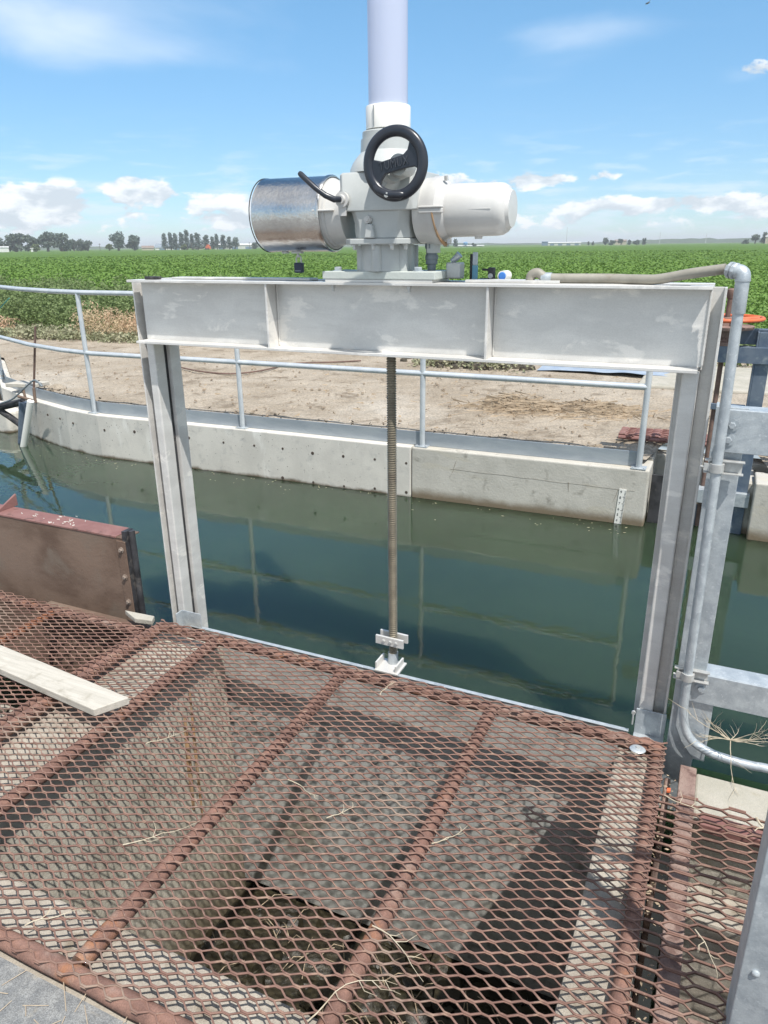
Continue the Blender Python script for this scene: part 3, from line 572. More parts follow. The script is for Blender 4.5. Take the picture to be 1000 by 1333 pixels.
# stem cover
b = MB(); b.lathe((AX + .006, AY, 1.924), (0, 0, 1), [(0, .062), (.03, .064), (.031, .073), (.096, .073), (.099, .071)], 40); b.build('cover_collar', white_pl, ac, smooth=True)
b = MB(); b.box(AX - .014, AX - .012, AY - .0738, AY - .072, 1.957, 2.018); b.build('collar_seam', grey_pl, ac)
b = MB(); b.lathe((AX + .006, AY, 2.022), (0, 0, 1), [(0, .0635), (1.2, .0635), (1.21, .055)], 48); b.build('stem_cover', tube_m, ac, smooth=True)
# motor side (right)
MZ = 1.705
b = MB(); b.lathe((AX + .13, AY, MZ), (1, 0, 0), [(0, .100), (.045, .102), (.05, .105), (.075, .105), (.08, .098), (.088, .092), (.10, .082), (.262, .079), (.276, .077), (.290, .069), (.294, .060), (.305, .055), (.307, .0)], 48); b.build('motor', white_paint, ac, smooth=True)
b = MB(); b.box(AX + .155, AX + .235, AY - .112, AY - .09, MZ + .005, MZ + .012); b.box(AX + .155, AX + .235, AY - .108, AY - .09, MZ - .010, MZ + .005); b.build('parting_lug', white_paint, ac, bevel=.003)
b = MB(); b.box(AX + .24, AX + .385, AY - .0805, AY - .07, MZ - .0012, MZ + .0012); b.build('mould_line', white_paint, ac)
MB().lathe((AX + .325, AY, MZ - .074), (0, 0, -1), [(0, .014), (.014, .012)], 14).build('drain_boss', white_paint, ac); MB().lathe((AX + .235, AY - .03, MZ - .088), (0, -.2, -1), [(0, .009), (.014, .008)], 6).build('motor_bolt', seam_m, ac); MB().lathe((AX + .225, AY - .04, MZ + .088), (0, -.3, 1), [(0, .008), (.014, .007)], 6).build('motor_bolt', seam_m, ac)
# rust run
b = MB(); pts = [(AX + .200 + .02 * t, AY - .1058 * math.cos(a) , MZ - .1058 * math.sin(a)) for t, a in [(i / 10, R(2 + i * 7.6)) for i in range(11)]]
b.tube(pts, [.0025, .004, .003, .003, .004, .004, .004, .004, .005, .006, .008], 6); b.build('rust_run', stain_m, ac, smooth=True)
# controls side (left): neck + flange + stainless cover
b = MB(); b.lathe((AX - .13, AY, MZ), (-1, 0, 0), [(0, .098), (.02, .100), (.055, .104), (.058, .110), (.068, .110), (.07, .116), (.092, .116), (.095, .105)], 48); b.build('control_housing', white_paint, ac, smooth=True)
b = MB(); b.box(AX - .225, AX - .150, AY - .124, AY - .10, MZ + .004, MZ + .011); b.build('housing_ledge', white_paint, ac, bevel=.003)
x0 = AX - .20; b = MB(); R1 = .123; prof_o = [(0, R1), (.004, R1 + .003), (.012, R1 + .003), (.014, R1), (.26, R1), (.266, R1 + .002), (.270, R1 - .002), (.274, R1 - .012), (.276, 0)]
prof_i = [(.25, 0), (.25, R1 - .004), (0, R1 - .004)]
nn = 56; vs = []; fs = []
pr_ = prof_o + [(.262, 0.0), (.26, R1 - .004), (0.0, R1 - .004)]
for (d, r) in pr_:
    for k in range(nn):
        an = 2 * math.pi * k / nn; vs.append((x0 - d, AY + max(r, 1e-4) * math.cos(an), MZ + max(r, 1e-4) * math.sin(an)))
for i in range(len(pr_)):
    j = (i + 1) % len(pr_)
    for k in range(nn): fs.append((i * nn + k, i * nn + (k + 1) % nn, j * nn + (k + 1) % nn, j * nn + k))
b.add(vs, fs); b.build('stainless_cover', stainless, ac, smooth=True)
b = MB(); b.tube([(x0 - .275, AY + (R1 + .0005) * math.cos(2 * math.pi * k / 60), MZ + (R1 + .0005) * math.sin(2 * math.pi * k / 60)) for k in range(61)], .002, 6); b.build('cover_rim', black_rub, ac, smooth=True)
b = MB(); hx_ = x0 - .16; b.box(hx_ - .02, hx_ + .02, AY - .01, AY + .01, MZ - R1 - .006, MZ - R1); b.box(hx_ - .06, hx_ - .04, AY - .01, AY + .01, MZ - R1 - .006, MZ - R1); b.tube([(hx_, AY, MZ - R1 - .004), (hx_ + .004, AY, MZ - R1 - .02)], .004, 8); b.build('hasp', seam_m, ac)
# declutch lever
lb = (AX - .105, AY - .121, MZ + .038)
b = MB(); b.lathe(lb, (0, -1, 0), [(0, .024), (.012, .024), (.012, .015), (.022, .013)], 24); b.box(lb[0] - .012, lb[0] + .012, lb[1] - .006, lb[1], lb[2] - .05, lb[2] - .02); b.build('lever_boss', white_paint, ac, smooth=True)
la = Vector((lb[0], lb[1] - .02, lb[2])); b = MB()
pts = [la, la + Vector((-.012, -.018, -.001)), la + Vector((-.04, -.028, .012)), la + Vector((-.075, -.032, .036)), la + Vector((-.125, -.034, .078)), la + Vector((-.13, -.034, .082))]
b.tube(pts, [.009, .010, .0095, .0092, .0092, .007], 14); b.build('declutch_lever', black_pl, ac, smooth=True)
# handwheel
HC = Vector((AX + .133, AY - .236, 1.829)); 
b = MB(); b.lathe((AX + .05, AY - .115, 1.80), (0, -1, 0), [(0, .05), (.03, .045), (.05, .03)], 24); b.tube([(AX + .05, AY - .12, 1.80), (AX + .10, AY - .17, 1.815)], .03, 16)
b.lathe((HC.x, HC.y + .09, HC.z), (0, -1, 0), [(0, .032), (.07, .030)], 24); b.tube([(AX + .08, AY - .15, 1.81), (HC.x, HC.y + .09, HC.z)], .030, 16); b.build('handwheel_shaft', grey_paint, ac, smooth=True)
nW, nP = 72, 14; vs = []; fs = []
for i in range(nW):
    a = 2 * math.pi * i / nW
    for j in range(nP):
        q = 2 * math.pi * j / nP; rr = .0885 + .0165 * math.cos(q); vs.append((HC.x + rr * math.cos(a), HC.y + .013 * math.sin(q), HC.z + rr * math.sin(a)))
for i in range(nW):
    for j in range(nP): fs.append((i * nP + j, i * nP + (j + 1) % nP, ((i + 1) % nW) * nP + (j + 1) % nP, ((i + 1) % nW) * nP + j))
b = MB(); b.add(vs, fs); hw = b.build('handwheel', black_pl, ac, smooth=True)
ta = R(9); ct, s_t = math.cos(ta), math.sin(ta)
def wp(u, v): return (HC.x + u * ct - v * s_t, HC.z + u * s_t + v * ct)
sp = [wp(-.082, .030), wp(-.055, .020), wp(-.040, .0145), wp(.030, .020), wp(.045, .030), wp(.055, .052), wp(.082, .045), wp(.088, .0), wp(.084, -.040), wp(.060, -.020), wp(.035, -.019), wp(-.035, -.022), wp(-.05, -.035), wp(-.058, -.055), wp(-.082, -.040), wp(-.088, 0)]
b = MB(); b.prism(sp, 'y', HC.y - .004, HC.y + .010); o = b.build('spoke', black_pl, None, bevel=.003, seg=2); o.parent = hw
def text_mesh(s, size, mat, name, mw, depth, parent):
    cu = bpy.data.curves.new(name, 'FONT'); cu.body = s; cu.size = size; cu.extrude = depth; cu.align_x = 'CENTER'; cu.align_y = 'CENTER'; cu.space_character = 1.1
    to = bpy.data.objects.new(name, cu); COL.objects.link(to); dg = bpy.context.evaluated_depsgraph_get(); me = bpy.data.meshes.new_from_object(to.evaluated_get(dg))
    bpy.data.objects.remove(to); me.transform(mw); me.materials.clear(); me.materials.append(mat); o = bpy.data.objects.new(name, me); COL.objects.link(o)
    if parent is not None:
        o.parent = parent
        if 'base' in parent: o.matrix_parent_inverse = Matrix.Translation(-Vector(parent['base']))
    return o
letter_m = material('worn_black_plastic', (.06, .066, .078), (.035, .04, .05), 60, rough=.4)
mw = Matrix.Translation((HC.x - .003, HC.y - .0052, HC.z)) @ Matrix.Rotation(-ta, 4, 'Y') @ Matrix.Rotation(R(90), 4, 'X') @ Matrix.Scale(1.35, 4, (0, 1, 0))
text_mesh('TUMUX', .026, letter_m, 'raised_lettering', mw, .0016, hw)
for txt, a0, a1 in (('OPEN', 58, 36), ('CLOSE', 160, 130), ('TURN', 318, 338), ('STOP', 232, 248)):
    for i, ch in enumerate(txt):
        a = R(a0 + (a1 - a0) * i / (len(txt) - 1)); flip = (R(-90) if math.sin(a) > 0 else R(90))
        mw = Matrix.Translation((HC.x + .0885 * math.cos(a), HC.y - .0132, HC.z + .0885 * math.sin(a))) @ Matrix.Rotation(-(a + flip), 4, 'Y') @ Matrix.Rotation(R(90), 4, 'X')
        if 0: text_mesh(ch, .009, letter_m, 'small_lettering', mw, .0006, hw)
b = MB(); b.lathe((HC.x - .022, HC.y - .0135, HC.z - .0855), (0, -1, 0), [(0, .0075), (.006, .0075), (.0065, .0045)], 16); o = b.build('crank_bolt', seam_m, None, smooth=True); o.parent = hw
b = MB(); b.tube([(HC.x - .07, HC.y - .005, HC.z - .055), (HC.x - .055, HC.y - .010, HC.z - .071), (HC.x - .02, HC.y - .008, HC.z - .085), (HC.x + .02, HC.y - .009, HC.z - .087), (HC.x + .03, HC.y - .006, HC.z - .086)], [.006, .011, .0125, .0125, .008], 12); o = b.build('folding_handle', black_pl, None, smooth=True); o.parent = hw
# conduits beneath the motor
b = MB(); b.lathe((AX + .155, AY + .02, ZT + .036), (0, 0, 1), [(0, .014), (.02, .015), (.022, .020), (.035, .020), (.036, .022), (.05, .022), (.051, .019), (.07, .019), (.071, .023), (.092, .023), (.12, .022)], 20); b.build('cable_gland', grey_pl, ac, smooth=True)
b = MB(); b.lathe((AX + .160, AY + .02, ZT + .093), (0, 0, 1), [(0, .026), (.04, .026)], 6); b.build('gland_nut', grey_paint, ac)
# things on the beam behind the plate
jb = thing('conduit_box', (-.855, 2.47, ZT), 'small grey conduit box with a bent top, beside the actuator base', 'conduit box')
MB().box(-.885, -.835, 2.455, 2.51, ZT + .0097, ZT + .062).build('box', grey_paint, jb, bevel=.006, seg=3)
MB().tube([(-.872, 2.48, ZT + .064), (-.855, 2.48, ZT + .078), (-.845, 2.48, ZT + .088)], [.009, .011, .013], 12).build('cap', galv, jb, smooth=True)
br = thing('upright_bracket', (-.795, 2.52, ZT), 'narrow upright metal strip with pale blue lower half standing on the beam', 'bracket')
MB().box(-.806, -.787, 2.50, 2.506, ZT + .001, ZT + .052).build('blue_part', blue_pale, br, bevel=.001)
MB().box(-.806, -.788, 2.50, 2.506, ZT + .0525, ZT + .094).build('bare_part', galv, br, bevel=.002)
MB().box(-.815, -.8065, 2.50, 2.52, ZT + .001, ZT + .088).build('dark_part', black_rub, br, bevel=.001)
rc = thing('dark_clip', (-.745, 2.52, ZT), 'small black ratchet clip standing on the beam behind the actuator', 'clip')
b = MB(); b.box(-.752, -.732, 2.505, 2.53, ZT + .001, ZT + .045); b.box(-.775, -.752, 2.51, 2.52, ZT + .034, ZT + .041); b.tube([(-.78, 2.51, ZT + .006), (-.75, 2.51, ZT + .006)], .005, 8); b.build('body', black_rub, rc, bevel=.002)
MB().lathe((-.742, 2.504, ZT + .018), (0, -1, 0), [(0, .009), (.004, .008)], 14).build('pivot', seam_m, rc)
bt = thing('blue_roll', (-.70, 2.50, ZT + .015), 'small white roll with a blue end lying on the beam', 'roll')
MB().lathe((-.70, 2.50, ZT + .018), (.05, 1, 0), [(0, .017), (.05, .017)], 24).build('roll', white_pl, bt, smooth=True)
MB().lathe((-.70, 2.4995, ZT + .018), (.05, -1, 0), [(0, .013), (.003, .011)], 20).build('end_cap', blue_m, bt, smooth=True)
# padlock
pk = thing('padlock', (x0 - .158, AY, MZ - R1 - .05), 'dark blue padlock hanging under the stainless cover', 'padlock')
px_, pz_ = x0 - .156, MZ - R1 - .018
b = MB(); b.tube([(px_ + .010 * math.cos(R(a)), AY, pz_ - .006 + .012 * math.sin(R(a))) for a in range(-10, 191, 20)] , .0028, 8); b.tube([(px_ - .010, AY, pz_ - .006), (px_ - .010, AY, pz_ - .022)], .0028, 8); b.tube([(px_ + .010, AY, pz_ - .006), (px_ + .010, AY, pz_ - .022)], .0028, 8); b.build('shackle', seam_m, pk, smooth=True)
MB().box(px_ - .017, px_ + .017, AY - .009, AY + .009, pz_ - .055, pz_ - .020).build('lock_body', material('navy_padlock', (.012, .02, .05), (.02, .03, .06), 40, rough=.4), pk, bevel=.003)
MB().box(px_ - .012, px_ + .012, AY - .0098, AY - .0092, pz_ - .050, pz_ - .046).build('lock_label', grey_pl, pk)

# hose on the beam to the elbow
ho = thing('flexible_hose', (-.4, 2.43, ZT), 'grey flexible conduit hose resting along the top of the beam', 'hose')
hp = [(690, 366), (692, 358), (700, 355), (708, 360), (718, 365), (760, 367), (800, 367), (850, 364), (900, 356), (945, 350)]
pts = [Vector(aty(x, y, float(np.interp(x, [0, 800, 945], [2.43, 2.43, 2.345])))) for x, y in hp]
def smooth_path(P, n=8):
    o = []
    for i in range(len(P) - 1):
        p0, p1, p2, p3 = P[max(i - 1, 0)], P[i], P[i + 1], P[min(i + 2, len(P) - 1)]
        for k in range(n):
            t = k / n; o.append(.5 * ((2 * p1) + (p2 - p0) * t + (2 * p0 - 5 * p1 + 4 * p2 - p3) * t * t + (3 * p1 - p0 - 3 * p2 + p3) * t ** 3))
    o.append(P[-1]); return o
for p in pts[4:7]: p.z = ZT + .0155
sp_ = smooth_path(pts); sp_ = [p if p.z > ZT + .014 or i < 3 else Vector((p.x, p.y, ZT + .0145)) for i, p in enumerate(sp_)]
MB().tube(sp_, .0145, 16).build('hose', hose_m, ho, smooth=True)
b = MB(); b.lathe(sp_[30], (1, 0, 0), [(-.02, .0165), (.012, .0165)], 18); b.build('hose_sleeve', galv, ho, smooth=True)
# rigid conduit with elbow
cdt = thing('steel_conduit', (.05, 2.30, .0), 'galvanised conduit pipe rising beside the right post and curving at its foot', 'conduit')
cp = [Vector(aty(x, y, 2.32)) for x, y in ((966, 372), (950, 470), (928, 610), (910, 730), (897, 850), (892, 905))]
low_ = [Vector(aty(x, y, 2.32)) for x, y in ((890, 930), (893, 950), (903, 966), (925, 980), (950, 989), (980, 997), (1005, 1002), (1120, 1032))]
for p in low_[3:]: p.y = 2.32
a0 = cp[0]; a1 = cp[-1]; cp = [a0.lerp(a1, t) for t in (0, .25, .5, .75, 1)]
path = smooth_path(cp + low_, 7)
MB().tube(path, .0148, 20).build('pipe', galv, cdt, smooth=True)
top = a0; d = (a0 - a1).normalized()
MB().lathe(top - d * .075, d, [(0, .0175), (.002, .0185), (.085, .0185), (.087, .0205), (.094, .0205)], 24).build('coupling', galv, cdt, smooth=True)
e0 = top + d * .018; b = MB(); b.tube(smooth_path([e0 - d * .006, e0 + d * .004, e0 + d * .014 + Vector((-.003, .002, 0)), e0 + d * .019 + Vector((-.012, .006, 0)), e0 + d * .019 + Vector((-.022, .010, 0))], 4), [.0195] * 17, 18); b.build('elbow', galv, cdt, smooth=True)
ce = e0 + d * .019 + Vector((-.018, .008, 0)); b = MB(); b.lathe(ce, Vector(pts[-1]) - ce, [(0, .0215), (.003, .0225), (.009, .0225), (.010, .018), (.013, .018), (.014, .0225), (.022, .0225), (.023, .0165), (.028, .016)], 10); b.build('hose_fitting', galv, cdt)

# ================================================================= RIGHT GALVANISED GATE
rg = thing('galvanised_gate_frame', (.08, 2.36, -.1), 'bolted galvanised steel frame with post and two rails right of the conduit', 'steel frame')
gx0, gx1 = .010, .107
b = MB(); b.box(.010, .100, 2.368, 2.378, -.35, 1.14); b.box(.010, .018, 2.378, 2.44, -.35, 1.14); b.build('post', galv, rg, bevel=.002)
b = MB(); b.box(.036, 1.5, 2.355, 2.364, 1.005, 1.135); b.box(.036, 1.5, 2.364, 2.43, 1.127, 1.135); b.box(.036, 1.5, 2.364, 2.43, 1.005, 1.013); b.build('upper_rail', galv, rg, bevel=.002)
b = MB(); b.box(.055, 1.5, 2.345, 2.353, .135, .245); b.box(.055, 1.5, 2.353, 2.43, .237, .245); b.build('lower_rail', galv, rg, bevel=.002)
b = MB(); b.prism([(.03, .13), (.137, .13), (.137, -.10), (.10, -.10), (.055, -.04), (.03, .02)], 'y', 2.356, 2.363); b.build('gusset_plate', galv, rg, bevel=.002)
for (x, z) in ((.058, 1.09), (.053, 1.045), (.088, .195)):
    b = MB(); hexbolt(b, (x + .002, 2.354 if z > .5 else 2.344, z), (0, -1, 0), .0105, .010, .019); b.build('bolt', galv, rg)
for zc, w2 in ((.965, .06), (.243, .06)):
    b = MB()
    for dz in (-.019, .019): b.obox((.055, 2.335 if zc > .5 else 2.333, zc + dz), (1, 0, 0), .055, (0, 1, 0), .009, (0, 0, 1), .0022)
    b.box(.015, .105, 2.343, 2.346, zc - .017, zc + .017); b.build('strut_channel', seam_m, rg, bevel=.0008)
    pc = a0.lerp(a1, (a0.z - zc) / (a0.z - a1.z)); b = MB(); b.lathe((pc.x, pc.y, zc), (0, 0, 1), [(-.013, .0185), (-.013, .0205), (.013, .0205), (.013, .0185)], 20); b.box(pc.x - .036, pc.x - .018, pc.y - .004, pc.y + .004, zc - .011, zc + .011); b.tube([(pc.x - .045, pc.y, zc), (pc.x - .01, pc.y, zc)], .0035, 8); b.build('pipe_clamp', seam_m, rg, smooth=True)
np_ = thing('galvanised_post', (.33, 1.22, -.03), 'near galvanised angle post with a bolt at the lower right corner', 'post')
pA = atz(943, 1333, 0); px0 = .245
b = MB(); b.box(.2065, .33, 1.285, 1.293, -.3, 1.35); b.box(.2065, .214, 1.293, 1.37, -.3, 1.35); b.build('angle', galv, np_, bevel=.002)
b = MB(); bp = aty(984, 1267, 1.285); b.lathe((bp[0], 1.285, bp[2]), (0, -1, 0), [(0, .008), (.004, .0075), (.007, .003)], 18); b.build('bolt', galv, np_, smooth=True)
b = MB(); b.box(.215, 1.4, 1.30, 1.308, 1.26, 1.36); b.build('rail', galv, np_, bevel=.002)

# ================================================================= RUSTY GATE LEFT
YG = 2.45; zg = float(aty(165, 704, YG)[2]); xg = -2.500
rgt = thing('rusty_radial_gate', (-3.2, YG, -.2), 'brown rusted steel gate plate with faded red top flange at left', 'gate')
tz = zg + .004
b = MB(); V_, F_ = grid(-5.0, xg, -.75, tz, 40, 20, lambda X, Z: 0 * X)
b = MB(); b.box(-5.0, xg, YG, YG + .012, -.75, tz - .0005); b.build('face_plate', rust_plate, rgt, bevel=.001)
yb = float(atz(150, 686, tz)[1]); b = MB(); b.box(-5.0, xg - .055, YG - .003, YG + .115, tz, tz + .009); b.build('top_flange', red_primer, rgt, bevel=.001)
b = MB(); b.box(xg - .055, xg + .002, YG - .002, YG + .10, tz, tz + .006); b.build('end_plate', rust_plate, rgt, bevel=.002)
b = MB(); b.tube([(xg + .020, YG + .03, -.75), (xg + .020, YG + .03, tz + .040)], .016, 14); b.box(xg - .012, xg + .010, YG - .004, YG + .05, -.75, tz + .042); b.build('rubber_seal', black_rub, rgt, smooth=True)
b = MB(); b.box(xg - .05, xg + .004, YG - .008, YG - .0005, -.75, tz - .01); b.build('clamp_bar', rust_plate, rgt, bevel=.002)
for z in (tz - .055, tz - .20, tz - .335, tz - .47):
    b = MB(); hexbolt(b, (xg - .024, YG - .008, z), (0, -1, 0), .010, .010, .015); b.build('bolt', rusty_bolt, rgt)
gx = float(aty(8, 655, YG + .08)[0]); b = MB(); b.prism([(YG + .0, tz + .0095), (YG + .14, tz + .0095), (YG + .14, tz + .075)], 'x', gx, gx + .012); b.build('gusset', red_primer, rgt, bevel=.001)
n = 26; b = MB()
for i in range(n):
    x = -3.0 + rng.gauss(0, .10); y = YG + .06 + rng.gauss(0, .03); b.tube([(x, y, tz + .0095), (x + rng.uniform(-.02, .02), y + rng.uniform(-.012, .012), tz + .0105)], .0016 + .002 * rng.random(), 5)
b.build('bird_droppings', white_conc, rgt, kind='stuff')
tag(MB().prism([(-2.40, 2.29), (-2.23, 2.30), (-2.21, 2.26), (-2.30, 2.245)], 'z', -.03, -.004).build('concrete_chunk', slab_mat, bevel=.004), 'small pale concrete chunk between rusty gate and grating corner', 'concrete chunk')
tag(MB().box(-2.9, -2.2, 2.225, 2.30, -.9, -.06).build('steel_sill_beam', rust_plate, bevel=.003), 'dark rusted sill beam below the left grating edge', 'steel beam')

# ================================================================= FAR CANAL WALL
def wall_strip(pts, y_off0, y_off1, z0, z1):
    """extruded wall along a polyline of (x,y); offsets are along +y"""
    n = len(pts); vs = []
    for (x, y) in pts: vs += [(x, y + y_off0, z0), (x, y + y_off1, z0), (x, y + y_off1, z1), (x, y + y_off0, z1)]
    fs = [(3, 2, 1, 0), tuple(4 * (n - 1) + k for k in range(4))]
    for i in range(n - 1):
        for k in range(4): fs.append((4 * i + k, 4 * i + (k + 1) % 4, 4 * (i + 1) + (k + 1) % 4, 4 * (i + 1) + k))
    return vs, fs
ZWT = .152
fw_ = thing('canal_wall', (-3, 5.0, -.25), 'long pale concrete canal wall with rows of small tie holes', 'wall')
newer = [p for p in WALL if p[0] < -2.0] + [(-2.06, 4.999)]
b = MB(); b.add(*wall_strip(newer, 0, .28, -1.9, ZWT)); b.build('new_wall', conc_wall, fw_, bevel=.008)
b = MB(); b.add(*wall_strip([(-2.055, 5.004), (-.33, 5.035)], 0, .28, -1.9, ZWT)); b.build('old_wall', conc_old, fw_, bevel=.012, seg=3)
crack_m = material('hairline_crack', (.24, .21, .17), (.30, .27, .22), 60, rough=1)
hole_m = material('dark_hole', (.06, .045, .035), (.10, .075, .06), 60, rough=1)
holes = [(246, 570), (291, 576), (331, 580), (368, 584), (407, 590), (447, 594), (488, 598), (210, 565), (175, 562), (136, 560), (529, 603), (95, 551), (78, 545), (62, 540), (448, 633), (408, 628), (488, 636), (529, 641), (368, 622)]
for (x, y) in holes:
    p = aty(x, y, 4.99); yy = float(wall_y(p[0])); p = aty(x, y, yy)
    b = MB(); r0 = rng.uniform(.010, .0155); b.lathe((p[0], yy + .002, p[2]), (0, -1, 0), [(0, r0), (.0035, r0 * .95)], 9); b.build('tie_hole', hole_m, fw_)
n = 260; b = MB()
for i in range(n):
    x = rng.uniform(-7, -2.1); yy = float(wall_y(x)); z = rng.uniform(-.2, .12); r0 = rng.uniform(.0015, .004); b.lathe((x, yy + .001, z), (0, -1, 0), [(0, r0), (.0022, r0 * .9)], 5)
b.build('air_voids', hole_m, fw_, fix=False, kind='stuff')
# crack and horizontal joint on older wall
def ywo(x): return 5.004 + (x + 2.055) * (.031 / 1.725)
b = MB()
pts = [(-1.74 + i * .07, ywo(-1.74 + i * .07) - .0006, .012 - i * .0008 + rng.uniform(-.003, .003)) for i in range(20)]; b.tube(pts, .0010, 5)
b.tube([(-1.69, ywo(-1.69) - .0006, .09), (-1.705, ywo(-1.7) - .0006, .05), (-1.72, ywo(-1.72) - .0006, -.01), (-1.75, ywo(-1.75) - .0006, -.06)], [.0006, .0022, .0012, .0006], 5)
b.tube([(-.52, ywo(-.52) - .0006, .0), (-.53, ywo(-.53) - .0006, -.05), (-.55, ywo(-.55) - .0006, -.10)], [.0008, .0018, .0008], 5); b.tube([(-.86, ywo(-.86) - .0006, .01), (-.855, ywo(-.86) - .0006, -.06)], [.003, .001], 5)
b.build('crack', crack_m, fw_)
if 0: pass
b = MB(); pts = [(-1.88 + i * .06, ywo(-1.88) + .001, -.055 - .0012 * i + rng.uniform(-.003, .003)) for i in range(9)]; b = None
# bright top lip left
# toe plate & rail
rl = thing('canal_handrail', (-3, 5.1, ZWT), 'silver pipe handrail with toe plate along the top of the canal wall', 'handrail')
tp = [(x, float(wall_y(x)) + .075) for x, _ in WALL]
tp = [p for p in tp if p[0] < -.4] + [(-.40, 5.11)]
b = MB(); b.add(*wall_strip(tp, 0, .007, ZWT + .002, ZWT + .107)); b.build('toe_plate', toe_mat, rl, bevel=.001)
rp = [(x, y - .018 if False else y) for x, y in [(q[0], q[1] - .022) for q in tp]]
rp[-1] = (-.405, 5.075)
mid = [Vector((x, y, ZWT + .555)) for x, y in rp]; topr = [Vector((x, y, ZWT + 1.085)) for x, y in rp]
b = MB(); b.tube(mid, .021, 14); b.build('mid_rail', rail_paint, rl, smooth=True)
b = MB(); b.tube(topr, .021, 14); b.build('top_rail', rail_paint, rl, smooth=True)
for bx_ in (-.405, -1.985, -3.62, -5.27, -7.75):
    by = float(np.interp(bx_, [p[0] for p in rp], [p[1] for p in rp]))
    b = MB(); b.tube([(bx_, by, ZWT + .002), (bx_, by, ZWT + 1.075)], .0205, 14); b.build('post', rail_paint, rl, smooth=True)
    b = MB(); b.box(bx_ - .05, bx_ + .05, by - .04, by + .045, ZWT + .0005, ZWT + .008)
    for q in (-.036, .036): hexbolt(b, (bx_ + q, by - .026, ZWT + .008), (0, 0, 1), .006, .006)
    b.build('foot_plate', galv, rl, bevel=.001)

# staff gauge
gz = thing('staff_gauge', (-.55, 5.02, -.25), 'white staff gauge ruler with black ticks on the canal wall', 'gauge')
gb = Vector((-.505, ywo(-.52) - .004, -.36)); gt = Vector((-.486, ywo(-.5) - .004, .006)); ax = (gt - gb).normalized()
b = MB(); b.obox((gb + gt) / 2, (1, 0, -ax.x), .024, (0, 1, 0), .002, ax, (gt - gb).length / 2); b.build('plate', white_pl, gz)
b = MB(); L_ = (gt - gb).length; k = 0
while k * .010 < L_ - .02:
    c = gb + ax * (.01 + k * .010); wdt = .010 if k % 5 else .017; b.obox(c + Vector((.023 - wdt / 2, -.0026, 0)), (1, 0, 0), wdt / 2, (0, 1, 0), .0004, (0, 0, 1), .0017); k += 1
b.build('tick_marks', black_rub, gz)
for i, ch in enumerate('9876543210'):
    c = gt - ax * (.022 + i * .042); mw = Matrix.Translation((c.x - .010, c.y - .0028, c.z)) @ Matrix.Rotation(R(90), 4, 'X'); o = text_mesh(ch, .026, black_rub, 'digit', mw, .0003, gz)

# ================================================================= FAR SIDE GATE (orange wheel)
fg = thing('side_gate_stand', (.1, 5.2, -.25), 'weathered blue grey steel gate frame across the far wall opening', 'steel frame')
b = MB(); b.box(.195, .205, 5.14, 5.24, -.9, 1.075); b.box(.205, .285, 5.14, 5.15, -.9, 1.075); b.build('post', galv_dark, fg, bevel=.003)
b = MB(); b.box(-.318, -.22, 5.14, 5.15, -.9, .10); b.box(-.23, -.22, 5.15, 5.24, -.9, .10); b.build('guide', black_rub, fg, bevel=.003)  # black colour stands in for the deep shade of the recess here
b = MB(); b.box(-.36, 1.2, 5.22, 5.23, .99, 1.085); b.box(-.36, 1.2, 5.23, 5.28, 1.077, 1.085); b.build('rear_beam', galv_dark, fg, bevel=.002)
b = MB(); b.box(-.36, 1.2, 5.115, 5.125, .885, .985); b.box(-.36, 1.2, 5.125, 5.20, .977, .985); b.build('front_beam', galv_dark, fg, bevel=.002)
b = MB(); b.box(-.09, .19, 5.16, 5.20, .603, .612); b.box(-.09, .19, 5.16, 5.165, .575, .603); b.build('tie_bar', galv_dark, fg, bevel=.002)
b = MB(); b.box(-.06, .30, 5.10, 5.20, .035, .043); b.box(-.06, .30, 5.10, 5.106, -.05, .035); b.build('bottom_channel', galv, fg, bevel=.002)
hwz = 1.150
ws = thing('orange_handwheel_hoist', (.01, 5.2, 1.1), 'orange horizontal handwheel on a brown screw hoist above the side gate', 'hoist')
b = MB(); b.tube([(.01 + .205 * math.cos(2 * math.pi * k / 48), 5.2 + .205 * math.sin(2 * math.pi * k / 48), hwz) for k in range(49)], .0125, 10); b.build('wheel_rim', orange_m, ws, smooth=True)
for a in range(5):
    an = R(20 + 72 * a); b = MB(); b.tube([(.01, 5.2, hwz - .01), (.01 + .2 * math.cos(an), 5.2 + .2 * math.sin(an), hwz)], .012, 8); b.build('wheel_spoke', orange_m, ws, smooth=True)
b = MB(); b.lathe((.01, 5.2, .986), (0, 0, 1), [(0, .085), (.02, .085), (.03, .06), (.09, .07), (.10, .16), (.118, .165), (.12, .05), (.17, .04)], 28); b.build('pedestal', rust_flat, ws, smooth=True)
b = MB(); b.tube([(.01, 5.2, -.6), (.01, 5.2, 1.29)], .0155, 12); b.lathe((.01, 5.2, 1.27), (0, 0, 1), [(0, .02), (.03, .026), (.05, .024), (.06, .012)], 12); b.build('screw_spindle', brown_stick, ws, smooth=True)
tag(MB().box(-.25, .18, 5.205, 5.215, -1.0, -.1).build('side_gate_leaf', galv_dark), 'dark gate leaf low in the far opening behind the spindle', 'gate leaf')
rw = thing('canal_wall', (1.5, 5.1, -.25), 'tan concrete canal wall right of the dark side gate post', 'wall')
b = MB(); b.box(.318, 6, 5.06, 5.34, -1.9, .14); b.build('wall', conc_old, rw, bevel=.012, seg=3)
b = MB(); b.box(.2865, .3175, 5.16, 5.60, -1.9, .10); b.build('return_wall', conc_old, rw)
cw = tag(MB().box(-.36, .60, 5.62, 5.78, -1.9, .12).build('opening_back_wall', conc_old, bevel=.01), 'shaded concrete wall at the back of the side gate opening', 'wall')
